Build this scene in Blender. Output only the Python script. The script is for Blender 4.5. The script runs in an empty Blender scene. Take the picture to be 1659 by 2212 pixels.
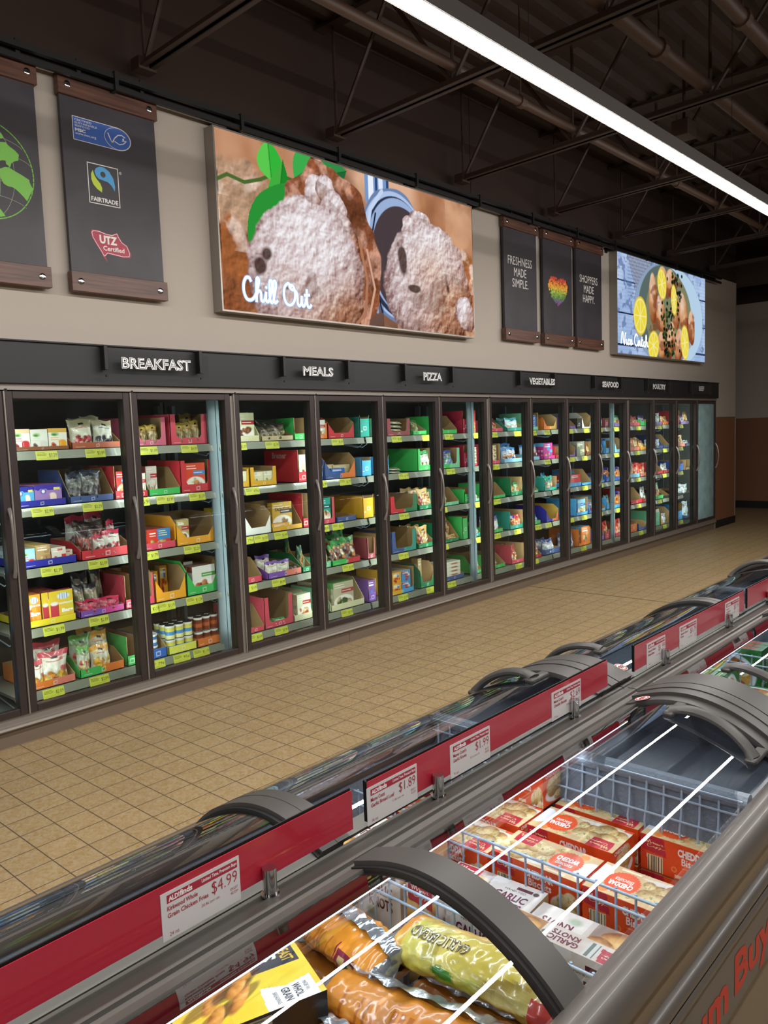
import bpy, math, random
import numpy as np
from mathutils import Vector, Matrix, noise as mnoise
random.seed(7); rng = np.random.default_rng(7)
SC = bpy.context.scene
COL = bpy.data.collections.new('scene'); SC.collection.children.link(COL)

# ------------------------------------------------------------------ camera
FPX, YAW, PITCH, ROLL = 1714.85, .8330, -.0985, -.0370
CAM = Vector((-1.8909, -4.5572, 1.6992))
fw = Vector((math.sin(YAW)*math.cos(PITCH), math.cos(YAW)*math.cos(PITCH), math.sin(PITCH)))
r0 = Vector((math.cos(YAW), -math.sin(YAW), 0)); u0 = r0.cross(fw)
rt = r0*math.cos(ROLL) + u0*math.sin(ROLL); up = -r0*math.sin(ROLL) + u0*math.cos(ROLL)
cd = bpy.data.cameras.new('camera'); cam = bpy.data.objects.new('camera', cd); COL.objects.link(cam)
cam.matrix_world = Matrix(((rt.x, up.x, -fw.x, CAM.x), (rt.y, up.y, -fw.y, CAM.y), (rt.z, up.z, -fw.z, CAM.z), (0, 0, 0, 1)))
cd.sensor_fit = 'HORIZONTAL'; cd.sensor_width = 36; cd.lens = FPX/1659*36; cd.clip_start = .05; cd.clip_end = 100
SC.camera = cam
def sx(u, v, Y):
    """world x and z of the shelf item seen at pixel u, v on the vertical plane y = Y"""
    d = fw + rt*((u-829.5)/FPX) - up*((v-1106)/FPX)
    t = (Y-CAM.y)/d.y
    return CAM.x + d.x*t, CAM.z + d.z*t
def ppm(x, Y=.2):
    return FPX/((Vector((x, Y, 1.1))-CAM).dot(fw))

# ------------------------------------------------------------------ light, world, exposure
SC.view_settings.view_transform = 'Standard'; SC.view_settings.look = 'None'
SC.view_settings.gamma = 1; SC.view_settings.use_curve_mapping = False
SC.view_settings.exposure = 0.0
W = bpy.data.worlds.new('world'); SC.world = W; W.use_nodes = True
bg = W.node_tree.nodes['Background']; bg.inputs[0].default_value = (.95, .88, .8, 1); bg.inputs[1].default_value = .02
STRIP_Y = (-2.435, -5.05)          # rows of ceiling light strips, running along the aisle
STRIP_Z = 3.40
STRIP_X, STRIP_L = 1.9, 13.0             # middle and length of each row
STRIP_W = 13.0                           # watts per metre of strip
def area(name, loc, sx_, sy_, power, col, rot=(0, 0, 0), spread=math.pi):
    l = bpy.data.lights.new(name, 'AREA'); l.shape = 'RECTANGLE'; l.size = sx_; l.size_y = sy_
    l.energy = power; l.color = col; l.spread = spread
    o = bpy.data.objects.new(name, l); COL.objects.link(o); o.location = loc; o.rotation_euler = rot
    return o
for k, y in enumerate(STRIP_Y):
    area('ceiling_strip_lamp', (STRIP_X, y, STRIP_Z-.012), STRIP_L, .085, STRIP_W*STRIP_L, (1, .965, .92))
    for s_ in (-1, 1): area('ceiling_strip_side_lamp', (STRIP_X, y+.046*s_, STRIP_Z-.004), STRIP_L, .05, STRIP_W*STRIP_L*.72, (1, .965, .92), rot=(math.radians(62*s_), 0, 0))

# ------------------------------------------------------------------ colours
def lin(c):
    if isinstance(c, str):
        c = tuple(int(c[i:i+2], 16)/255 for i in (0, 2, 4))
    return tuple(x/12.92 if x <= .04045 else ((x+.055)/1.055)**2.4 for x in c[:3])
CN = dict(red='c8323c', pink='d0485c', crimson='a81e3c', maroon='9a4a52', orange='e0762e', amber='e8a028', yellow='e6cf2a', cream='ddd8b0',
    green='3fb457', mint='76c49a', teal='2c9384', dgreen='1f7a4c', blue='2f62b8', navy='2a2a9a', sky='4aa0dc', steel='44588e', purple='7b4fa8',
    magenta='c83a90', brown='8a5230', tan='b08a5c', kraft='a3835a', white='e8e8e4', grey='8c8c84', black='141414', salmon='d97868',
    ochre='dba52c', lilac='8a6aa8', silver='c8ccd0', lightblue='8cc4e4', lemon='e2df58', dark='2a2622', beige='c8b48c', gold='a8843c')
def C(c): return lin(CN.get(c, c)) if isinstance(c, str) else tuple(c)

# ------------------------------------------------------------------ materials
def principled(name):
    m = bpy.data.materials.new(name); m.use_nodes = True
    nt = m.node_tree; return m, nt, nt.nodes['Principled BSDF']
def add_bump(nt, b, scale, strength, dist=.002, detail=3, kind='ShaderNodeTexNoise'):
    tc = nt.nodes.new('ShaderNodeTexCoord'); t = nt.nodes.new(kind); t.inputs['Scale'].default_value = scale
    if 'Detail' in t.inputs: t.inputs['Detail'].default_value = detail
    bp = nt.nodes.new('ShaderNodeBump'); bp.inputs['Strength'].default_value = strength; bp.inputs['Distance'].default_value = dist
    nt.links.new(tc.outputs['Object'], t.inputs['Vector']); nt.links.new(t.outputs[0], bp.inputs['Height']); nt.links.new(bp.outputs[0], b.inputs['Normal'])
    return tc, t
def simple(name, col, rough=.5, metal=0, bump=None, coat=0, var=.06, vscale=3):
    m, nt, b = principled(name)
    b.inputs['Roughness'].default_value = rough; b.inputs['Metallic'].default_value = metal; b.inputs['Coat Weight'].default_value = coat
    c = C(col)
    tc = nt.nodes.new('ShaderNodeTexCoord'); n = nt.nodes.new('ShaderNodeTexNoise'); n.inputs['Scale'].default_value = vscale; n.inputs['Detail'].default_value = 4
    mx = nt.nodes.new('ShaderNodeMix'); mx.data_type = 'RGBA'
    mx.inputs['A'].default_value = tuple(x*(1-var) for x in c)+(1,); mx.inputs['B'].default_value = tuple(min(1, x*(1+var)) for x in c)+(1,)
    nt.links.new(tc.outputs['Object'], n.inputs['Vector']); nt.links.new(n.outputs[0], mx.inputs['Factor']); nt.links.new(mx.outputs['Result'], b.inputs['Base Color'])
    if bump: add_bump(nt, b, *bump)
    return m
def vmat(name, rough=.55, metal=0, coat=0, bump=None, spec=.5):
    """printed surface: reads its print from the mesh attribute Col"""
    m, nt, b = principled(name)
    a = nt.nodes.new('ShaderNodeAttribute'); a.attribute_name = 'Col'
    nt.links.new(a.outputs['Color'], b.inputs['Base Color'])
    b.inputs['Roughness'].default_value = rough; b.inputs['Metallic'].default_value = metal; b.inputs['Coat Weight'].default_value = coat
    b.inputs['Coat Roughness'].default_value = .08; b.inputs['Specular IOR Level'].default_value = spec
    if bump: add_bump(nt, b, *bump)
    return m
def emis(name, col, strength, attr=False):
    m = bpy.data.materials.new(name); m.use_nodes = True; nt = m.node_tree; nt.nodes.clear()
    e = nt.nodes.new('ShaderNodeEmission'); o = nt.nodes.new('ShaderNodeOutputMaterial'); e.inputs[1].default_value = strength
    e.inputs[0].default_value = C(col)+(1,)
    if attr:
        a = nt.nodes.new('ShaderNodeAttribute'); a.attribute_name = 'Col'; nt.links.new(a.outputs['Color'], e.inputs[0])
    nt.links.new(e.outputs[0], o.inputs[0]); return m
def glass(name, tint=(.9, .95, .93), base=.05, gloss_rough=0.0, power=4.0, haze=0):
    m = bpy.data.materials.new(name); m.use_nodes = True; nt = m.node_tree; nt.nodes.clear(); N = nt.nodes.new; L = nt.links.new
    t = N('ShaderNodeBsdfTransparent'); t.inputs[0].default_value = tint+(1,)
    g = N('ShaderNodeBsdfGlossy'); g.inputs['Roughness'].default_value = gloss_rough
    lw = N('ShaderNodeLayerWeight'); lw.inputs[0].default_value = .5
    p = N('ShaderNodeMath'); p.operation = 'POWER'; p.inputs[1].default_value = power
    ma = N('ShaderNodeMath'); ma.operation = 'MULTIPLY_ADD'; ma.inputs[1].default_value = .9; ma.inputs[2].default_value = base
    ge = N('ShaderNodeNewGeometry'); inv = N('ShaderNodeMath'); inv.operation = 'SUBTRACT'; inv.inputs[0].default_value = 1
    mul = N('ShaderNodeMath'); mul.operation = 'MULTIPLY'
    mix = N('ShaderNodeMixShader'); o = N('ShaderNodeOutputMaterial')
    L(lw.outputs['Facing'], p.inputs[0]); L(p.outputs[0], ma.inputs[0]); L(ge.outputs['Backfacing'], inv.inputs[1])
    L(ma.outputs[0], mul.inputs[0]); L(inv.outputs[0], mul.inputs[1]); L(mul.outputs[0], mix.inputs[0]); L(t.outputs[0], mix.inputs[1]); L(g.outputs[0], mix.inputs[2])
    if haze:
        d = N('ShaderNodeBsdfTranslucent'); d.inputs[0].default_value = (.55, .72, .72, 1)
        df = N('ShaderNodeBsdfDiffuse'); df.inputs[0].default_value = (.5, .62, .62, 1)
        ad = N('ShaderNodeMixShader'); ad.inputs[0].default_value = .5; L(d.outputs[0], ad.inputs[1]); L(df.outputs[0], ad.inputs[2])
        tc = N('ShaderNodeTexCoord'); n = N('ShaderNodeTexNoise'); n.inputs['Scale'].default_value = 5; n.inputs['Detail'].default_value = 8
        mr = N('ShaderNodeMapRange'); mr.inputs['From Min'].default_value = .3; mr.inputs['From Max'].default_value = .7; mr.inputs['To Min'].default_value = haze*.6; mr.inputs['To Max'].default_value = haze
        L(tc.outputs['Object'], n.inputs['Vector']); L(n.outputs[0], mr.inputs['Value'])
        m2 = N('ShaderNodeMixShader'); L(mr.outputs[0], m2.inputs[0]); L(mix.outputs[0], m2.inputs[1]); L(ad.outputs[0], m2.inputs[2]); L(m2.outputs[0], o.inputs[0])
    else: L(mix.outputs[0], o.inputs[0])
    return m
M = {}
M['card'] = vmat('printed_card', .5)
M['carton'] = vmat('glossy_carton', .38, coat=.1)
M['film'] = vmat('printed_film', .28, coat=.6, bump=(20, .5, .004, 2))
M['foil'] = vmat('foil_film', .18, metal=.75, coat=.5, bump=(40, .6, .004, 2))
M['sign'] = vmat('sign_print', .55)
M['screen'] = emis('lit_print', 'white', .95, attr=True)
M['wall'] = simple('greige_paint', 'a89e94', .8, var=.02, vscale=.6, bump=(60, .08, .001))
M['wallhi'] = simple('dark_brown_paint', '28170e', .85, var=.1, vscale=.5)
M['wainscot'] = simple('brown_wainscot', '7d5238', .6, var=.04, vscale=1)
M['base'] = simple('black_rubber_base', '141210', .6)
M['roofsteel'] = simple('brown_painted_steel', '2c1a10', .6, var=.12, vscale=2)
M['pipe'] = simple('brown_painted_pipe', '3e2a1e', .55, var=.1)
M['dark'] = simple('dark_anodised_frame', '3d3433', .38, .3, var=.05)
M['gasket'] = simple('black_gasket', '0b0b0b', .6)
M['silver'] = simple('brushed_silver', '928b84', .36, .45, var=.02, vscale=2)
M['kick'] = simple('taupe_kick_plate', '75675a', .35, .15, var=.04)
M['fascia'] = simple('black_fascia_board', '1d1d1e', .55, var=.06)
M['inner'] = simple('freezer_liner', '6f7672', .5, var=.05)
M['innerdark'] = simple('freezer_back_liner', '34383a', .6, var=.1)
M['shelf'] = simple('shelf_grey', '70736a', .45, .2, var=.05)
M['rail'] = simple('price_rail_plastic', '7c7e70', .35, var=.05, coat=.3)
M['post'] = simple('pale_blue_upright', '64747a', .4, .1, var=.1, vscale=6)
M['handle'] = simple('satin_grey_handle', '8a8480', .3, .4)
M['grip'] = simple('charcoal_plastic', '3f3c3a', .5, var=.03)
M['alu'] = simple('anodised_spine', '585551', .4, .25, var=.02, vscale=4)
M['chrome'] = simple('chrome_post', 'c0c0c0', .15, 1, var=.03)
M['wire'] = simple('blue_grey_wire', 'a2b4c6', .35, .2)
M['tub'] = simple('frosted_tub_liner', '77828f', .6, var=.12, vscale=7, bump=(90, .7, .006, 4))
M['tubpanel'] = simple('blue_grey_end_panel', '4c525c', .42, .2, var=.03)
M['railpl'] = simple('taupe_hand_rail', '4e4946', .45, .05, var=.02, coat=.08)
M['taupe'] = simple('taupe_body_panel', '6e5f4f', .4, .1, var=.05)
M['greypanel'] = simple('grey_body_panel', '575350', .45, .1, var=.04)
M['red'] = simple('red_price_strip', 'a81f33', .3, var=.02, coat=.5)
M['black'] = simple('matt_black', '0c0c0c', .5)
M['glass'] = glass('door_glass', (.93, .97, .95), .045)
M['lid'] = glass('lid_glass', (.92, .94, .96), .05, power=2.5)
M['acrylic'] = glass('clear_acrylic', (.96, .97, .97), .02, power=5)
M['frost'] = glass('frosted_door_glass', (.7, .8, .8), .05, haze=.75)
M['led'] = emis('led_tube', (.93, .97, 1.0), 9)
M['ledcool'] = emis('chest_led', (.80, .90, 1.0), 4)
M['striplight'] = emis('strip_diffuser', (1, .98, .94), 6.5)
M['point'] = emis('led_point', (.9, 1, 1), 14)
# walnut
m, nt, b = principled('walnut_board'); M['walnut'] = m; b.inputs['Roughness'].default_value = .45
tc = nt.nodes.new('ShaderNodeTexCoord'); mp = nt.nodes.new('ShaderNodeMapping'); mp.inputs['Scale'].default_value = (1.2, 8, 26)
n = nt.nodes.new('ShaderNodeTexNoise'); n.inputs['Scale'].default_value = 2.2; n.inputs['Detail'].default_value = 6
cr = nt.nodes.new('ShaderNodeValToRGB'); cr.color_ramp.elements[0].position = .3; cr.color_ramp.elements[0].color = lin('36201a')+(1,); cr.color_ramp.elements[1].position = .75; cr.color_ramp.elements[1].color = lin('6a4636')+(1,)
for a_, b_ in ((tc.outputs['Object'], mp.inputs[0]), (mp.outputs[0], n.inputs['Vector']), (n.outputs[0], cr.inputs[0]), (cr.outputs[0], b.inputs['Base Color'])): nt.links.new(a_, b_)
# chalkboard slate
m, nt, b = principled('chalky_slate_print'); M['slate'] = m; b.inputs['Roughness'].default_value = .5
tc = nt.nodes.new('ShaderNodeTexCoord'); n = nt.nodes.new('ShaderNodeTexNoise'); n.inputs['Scale'].default_value = 2.4; n.inputs['Detail'].default_value = 9; n.inputs['Distortion'].default_value = 1.2
cr = nt.nodes.new('ShaderNodeValToRGB'); cr.color_ramp.elements[0].position = .3; cr.color_ramp.elements[0].color = lin('2a262b')+(1,); cr.color_ramp.elements[1].position = .8; cr.color_ramp.elements[1].color = lin('3c363d')+(1,)
for a_, b_ in ((tc.outputs['Object'], n.inputs['Vector']), (n.outputs[0], cr.inputs[0]), (cr.outputs[0], b.inputs['Base Color'])): nt.links.new(a_, b_)
# floor tiles
m, nt, b = principled('floor_tile'); M['floor'] = m
N = nt.nodes.new; L = nt.links.new
tc = N('ShaderNodeTexCoord'); mp = N('ShaderNodeMapping'); mp.inputs['Location'].default_value = (.067+.156*40, 1.408+.155*60, 0)
br = N('ShaderNodeTexBrick'); br.offset = 0; br.inputs['Scale'].default_value = 1; br.inputs['Brick Width'].default_value = .156; br.inputs['Row Height'].default_value = .155
br.inputs['Mortar Size'].default_value = .0028; br.inputs['Mortar Smooth'].default_value = .2
br.inputs['Color1'].default_value = (1, 1, 1, 1); br.inputs['Color2'].default_value = (.93, .93, .93, 1); br.inputs['Mortar'].default_value = (0, 0, 0, 1)
n1 = N('ShaderNodeTexNoise'); n1.inputs['Scale'].default_value = 42; n1.inputs['Detail'].default_value = 5; n1.inputs['Distortion'].default_value = 1.4
cr = N('ShaderNodeValToRGB'); cr.color_ramp.elements[0].position = .38; cr.color_ramp.elements[0].color = lin('a59170')+(1,); cr.color_ramp.elements[1].position = .66; cr.color_ramp.elements[1].color = lin('967a4e')+(1,)
n2 = N('ShaderNodeTexNoise'); n2.inputs['Scale'].default_value = .8; n2.inputs['Detail'].default_value = 3
mx = N('ShaderNodeMix'); mx.data_type = 'RGBA'; mx.blend_type = 'MULTIPLY'; mx.inputs['Factor'].default_value = 1
mo = N('ShaderNodeMix'); mo.data_type = 'RGBA'; mo.inputs['B'].default_value = lin('54453a')+(1,)
L(tc.outputs['Object'], mp.inputs[0]); L(mp.outputs[0], br.inputs['Vector']); L(tc.outputs['Object'], n1.inputs['Vector']); L(n1.outputs[0], cr.inputs[0])
L(cr.outputs[0], mx.inputs['A']); L(br.outputs['Color'], mx.inputs['B']); L(br.outputs['Fac'], mo.inputs['Factor']); L(mx.outputs['Result'], mo.inputs['A']); L(mo.outputs['Result'], b.inputs['Base Color'])
rr = N('ShaderNodeMapRange'); rr.inputs['To Min'].default_value = .3; rr.inputs['To Max'].default_value = .48; L(n1.outputs[0], rr.inputs['Value']); L(rr.outputs[0], b.inputs['Roughness'])
bp = N('ShaderNodeBump'); bp.inputs['Strength'].default_value = .35; bp.inputs['Distance'].default_value = .002; bp.invert = True; L(br.outputs['Fac'], bp.inputs['Height']); L(bp.outputs[0], b.inputs['Normal'])

# ------------------------------------------------------------------ mesh builder
class MB:
    def __init__(s, mats=('card',)):
        s.v = []; s.f = []; s.c = []; s.m = []; s.mats = list(mats)
    def mi(s, mat):
        if mat is None: return 0
        if mat not in s.mats: s.mats.append(mat)
        return s.mats.index(mat)
    def face(s, pts, col=(1, 1, 1), mat=None):
        n = len(s.v); s.v += [tuple(p) for p in pts]; s.f.append(tuple(range(n, n+len(pts)))); s.c.append(col); s.m.append(s.mi(mat))
    def mesh(s, verts, faces, col=(1, 1, 1), mat=None, cols=None):
        n = len(s.v); s.v += [tuple(p) for p in verts]; k = s.mi(mat)
        for i, f in enumerate(faces):
            s.f.append(tuple(n+j for j in f)); s.c.append(cols[i] if cols is not None else col); s.m.append(k)
    def box(s, x0, x1, y0, y1, z0, z1, col=(1, 1, 1), mat=None, bev=0, cols=None):
        """cols: dict of '-x','+x','-y','+y','-z','+z' to colours"""
        if bev <= 0:
            V = [(x0, y0, z0), (x1, y0, z0), (x1, y1, z0), (x0, y1, z0), (x0, y0, z1), (x1, y0, z1), (x1, y1, z1), (x0, y1, z1)]
            F = [(0, 1, 5, 4), (1, 2, 6, 5), (2, 3, 7, 6), (3, 0, 4, 7), (4, 5, 6, 7), (3, 2, 1, 0)]
            K = ('-y', '+x', '+y', '-x', '+z', '-z')
            s.mesh(V, F, col, mat, [cols.get(k, col) for k in K] if cols else None); return
        b = min(bev, (x1-x0)*.45, (y1-y0)*.45, (z1-z0)*.45)
        xs, ys, zs = (x0, x1), (y0, y1), (z0, z1); V = []; ix = {}
        for i in (0, 1):
            for j in (0, 1):
                for k in (0, 1):
                    for a in range(3):
                        p = [xs[i], ys[j], zs[k]]
                        for q in range(3):
                            if q != a: p[q] += b*(1 if (i, j, k)[q] == 0 else -1)
                        ix[i, j, k, a] = len(V); V.append(tuple(p))
        F = []; CC = []
        cc = cols or {}
        for a, nm in ((0, 'x'), (1, 'y'), (2, 'z')):
            o1, o2 = [q for q in range(3) if q != a]
            for sgn in (0, 1):
                loop = []
                for (p, q) in ((0, 0), (1, 0), (1, 1), (0, 1)):
                    t = [0, 0, 0]; t[a] = sgn; t[o1] = p; t[o2] = q; loop.append(ix[t[0], t[1], t[2], a])
                if (sgn == 0) != (a == 1): loop.reverse()
                F.append(tuple(loop)); CC.append(cc.get('-+'[sgn]+nm, col))
        for a in range(3):            # edges along axis a
            o1, o2 = [q for q in range(3) if q != a]
            for p in (0, 1):
                for q in (0, 1):
                    t0 = [0, 0, 0]; t1 = [0, 0, 0]; t0[o1] = t1[o1] = p; t0[o2] = t1[o2] = q; t1[a] = 1
                    l = [ix[(*t0, o1)], ix[(*t1, o1)], ix[(*t1, o2)], ix[(*t0, o2)]]
                    F.append(tuple(l)); CC.append(cc.get('-+'[p]+'xyz'[o1], col))
        for i in (0, 1):
            for j in (0, 1):
                for k in (0, 1): F.append((ix[i, j, k, 0], ix[i, j, k, 1], ix[i, j, k, 2])); CC.append(cc.get('-+'[k]+'z', col))
        s.mesh(V, F, col, mat, CC)
    def prism(s, poly, a, lo, hi, col=(1, 1, 1), mat=None, colhi=None, collo=None, caps=True, closed=True):
        """poly in the two axes other than a (cyclic order x->y z, y->x z, z->x y), extruded along axis a from lo to hi"""
        o1, o2 = [q for q in range(3) if q != a]; n = len(poly); V = []
        for h in (lo, hi):
            for p in poly:
                q = [0, 0, 0]; q[a] = h; q[o1] = p[0]; q[o2] = p[1]; V.append(tuple(q))
        area2 = sum(poly[i][0]*poly[(i+1) % n][1]-poly[(i+1) % n][0]*poly[i][1] for i in range(n))
        F = [(i, (i+1) % n, n+(i+1) % n, n+i) for i in range(n if closed else n-1)]; CC = [col]*len(F)
        if caps: F += [tuple(range(n-1, -1, -1)), tuple(range(n, 2*n))]; CC += [collo or col, colhi or col]
        if (area2 < 0) != (a == 1): F = [tuple(reversed(f)) for f in F]
        s.mesh(V, F, col, mat, CC)
    def tube(s, pts, r, n=8, col=(1, 1, 1), mat=None, sy=1.0, cap=True):
        pts = [Vector(p) for p in pts]; R = r if isinstance(r, (list, tuple)) else [r]*len(pts); V = []; F = []
        nrm = None
        for i, p in enumerate(pts):
            t = (pts[min(i+1, len(pts)-1)]-pts[max(i-1, 0)]).normalized()
            if nrm is None:
                a = Vector((0, 0, 1)) if abs(t.z) < .9 else Vector((1, 0, 0)); nrm = (a - t*a.dot(t)).normalized()
            else: nrm = (nrm - t*nrm.dot(t)).normalized()
            bn = t.cross(nrm)
            for k in range(n):
                a = 2*math.pi*k/n; V.append(p + nrm*(R[i]*math.cos(a)) + bn*(R[i]*sy*math.sin(a)))
        for i in range(len(pts)-1):
            for k in range(n): F.append((i*n+k, i*n+(k+1) % n, (i+1)*n+(k+1) % n, (i+1)*n+k))
        if cap: F += [tuple(range(n-1, -1, -1)), tuple((len(pts)-1)*n+k for k in range(n))]
        s.mesh(V, F, col, mat)
    def lathe(s, prof, n=20, cx=0, cy=0, cols=None, col=(1, 1, 1), mat=None):
        V = []; F = []; CC = []
        for (r, z) in prof:
            for k in range(n):
                a = 2*math.pi*k/n; V.append((cx+r*math.cos(a), cy+r*math.sin(a), z))
        for i in range(len(prof)-1):
            for k in range(n): F.append((i*n+k, i*n+(k+1) % n, (i+1)*n+(k+1) % n, (i+1)*n+k)); CC.append(cols[i] if cols else col)
        F.append(tuple(range(n-1, -1, -1))); CC.append(CC[0]); F.append(tuple((len(prof)-1)*n+k for k in range(n))); CC.append(CC[-2] if len(CC) > 1 else col)
        s.mesh(V, F, col, mat, CC)
    def grid(s, fn, nu, nv, canvas=None, col=(1, 1, 1), mat=None, flip=False):
        V = [fn(i/nu, j/nv) for j in range(nv+1) for i in range(nu+1)]; F = []
        for j in range(nv):
            for i in range(nu):
                a = j*(nu+1)+i; q = (a, a+1, a+nu+2, a+nu+1); F.append(q[::-1] if flip else q)
        cols = None
        if canvas is not None:
            H, Wd = canvas.shape[:2]
            jj = np.clip(((np.arange(nv)+.5)/nv*H).astype(int), 0, H-1); ii = np.clip(((np.arange(nu)+.5)/nu*Wd).astype(int), 0, Wd-1)
            cols = canvas[jj][:, ii].reshape(-1, 3)
        s.mesh(V, F, col, mat, cols)
    def text(s, string, fn, x0, x1, y0, y1, col=(1, 1, 1), mat=None, bold=.02, shear=0, lines=1, keep=False):
        """glyphs fitted into the rectangle; fn maps (u, v) to a point"""
        vs, fs = glyphs(string, bold, shear)
        if len(vs) == 0: return
        w, h = vs[:, 0].max(), vs[:, 1].max(); kx = (x1-x0)/w; ky = (y1-y0)/h
        if keep: kx = min(kx, ky)
        s.mesh([fn(x0+p[0]*kx, y0+p[1]*ky) for p in vs], fs, col, mat)
    def build(s, name, parent=None, smooth=False, sharp=None):
        me = bpy.data.meshes.new(name); me.from_pydata(s.v, [], s.f)
        for k in s.mats: me.materials.append(M[k])
        if len(s.mats) > 1: me.polygons.foreach_set('material_index', s.m)
        lt = np.empty(len(s.f), dtype=np.int32); me.polygons.foreach_get('loop_total', lt)
        c = np.ones((len(s.f), 4), dtype=np.float32); c[:, :3] = np.array(s.c, dtype=np.float32)
        at = me.color_attributes.new('Col', 'FLOAT_COLOR', 'CORNER'); at.data.foreach_set('color', np.repeat(c, lt, axis=0).ravel())
        if smooth: me.polygons.foreach_set('use_smooth', [True]*len(s.f))
        me.update()
        if sharp is not None: me.set_sharp_from_angle(angle=math.radians(sharp))
        o = bpy.data.objects.new(name, me); COL.objects.link(o)
        if parent: o.parent = parent
        return o
_G = {}
def glyphs(string, bold=.02, shear=0):
    k = (string, bold, shear)
    if k not in _G:
        cu = bpy.data.curves.new('t', 'FONT'); cu.body = string; cu.size = 1; cu.resolution_u = 2; cu.offset = bold; cu.shear = shear; cu.fill_mode = 'FRONT'
        cu.space_line = .85; cu.align_x = 'CENTER'
        ob = bpy.data.objects.new('t', cu); COL.objects.link(ob)
        me = bpy.data.meshes.new_from_object(ob)
        vs = np.array([tuple(v.co)[:2] for v in me.vertices]).reshape(-1, 2); fs = [tuple(p.vertices) for p in me.polygons]
        # make every face wind the same way
        out = []
        for f in fs:
            a = sum(vs[f[i]][0]*vs[f[(i+1) % len(f)]][1]-vs[f[(i+1) % len(f)]][0]*vs[f[i]][1] for i in range(len(f)))
            out.append(f if a > 0 else tuple(reversed(f)))
        if len(vs): vs = vs - vs.min(axis=0)
        bpy.data.objects.remove(ob); bpy.data.meshes.remove(me); bpy.data.curves.remove(cu)
        _G[k] = (vs, out)
    return _G[k]
def one(name, col, mat, *a, **k):
    mb = MB((mat,)); return mb
def empty(name, loc=(0, 0, 0)):
    o = bpy.data.objects.new(name, None); COL.objects.link(o); o.location = loc; o.empty_display_size = .05; return o
_labels = {}
def tag(o, label, cat, group=None, kind=None):
    k = label.lower()
    assert k not in _labels or group == _labels[k], 'double label: '+label
    _labels[k] = group
    assert 4 <= len(label.split()) <= 16, label
    o['label'] = label; o['category'] = cat
    if group: o['group'] = group
    if kind: o['kind'] = kind
    return o
def struct(o): o['kind'] = 'structure'; return o
def clone(o, loc=None, rot=None, scale=None):
    c = o.copy(); COL.objects.link(c)
    for ch in o.children:
        d = ch.copy(); COL.objects.link(d); d.parent = c
        for g in ch.children:
            e = g.copy(); COL.objects.link(e); e.parent = d
    if loc is not None: c.location = loc
    if rot is not None: c.rotation_euler = rot
    if scale is not None: c.scale = scale
    return c

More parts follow.
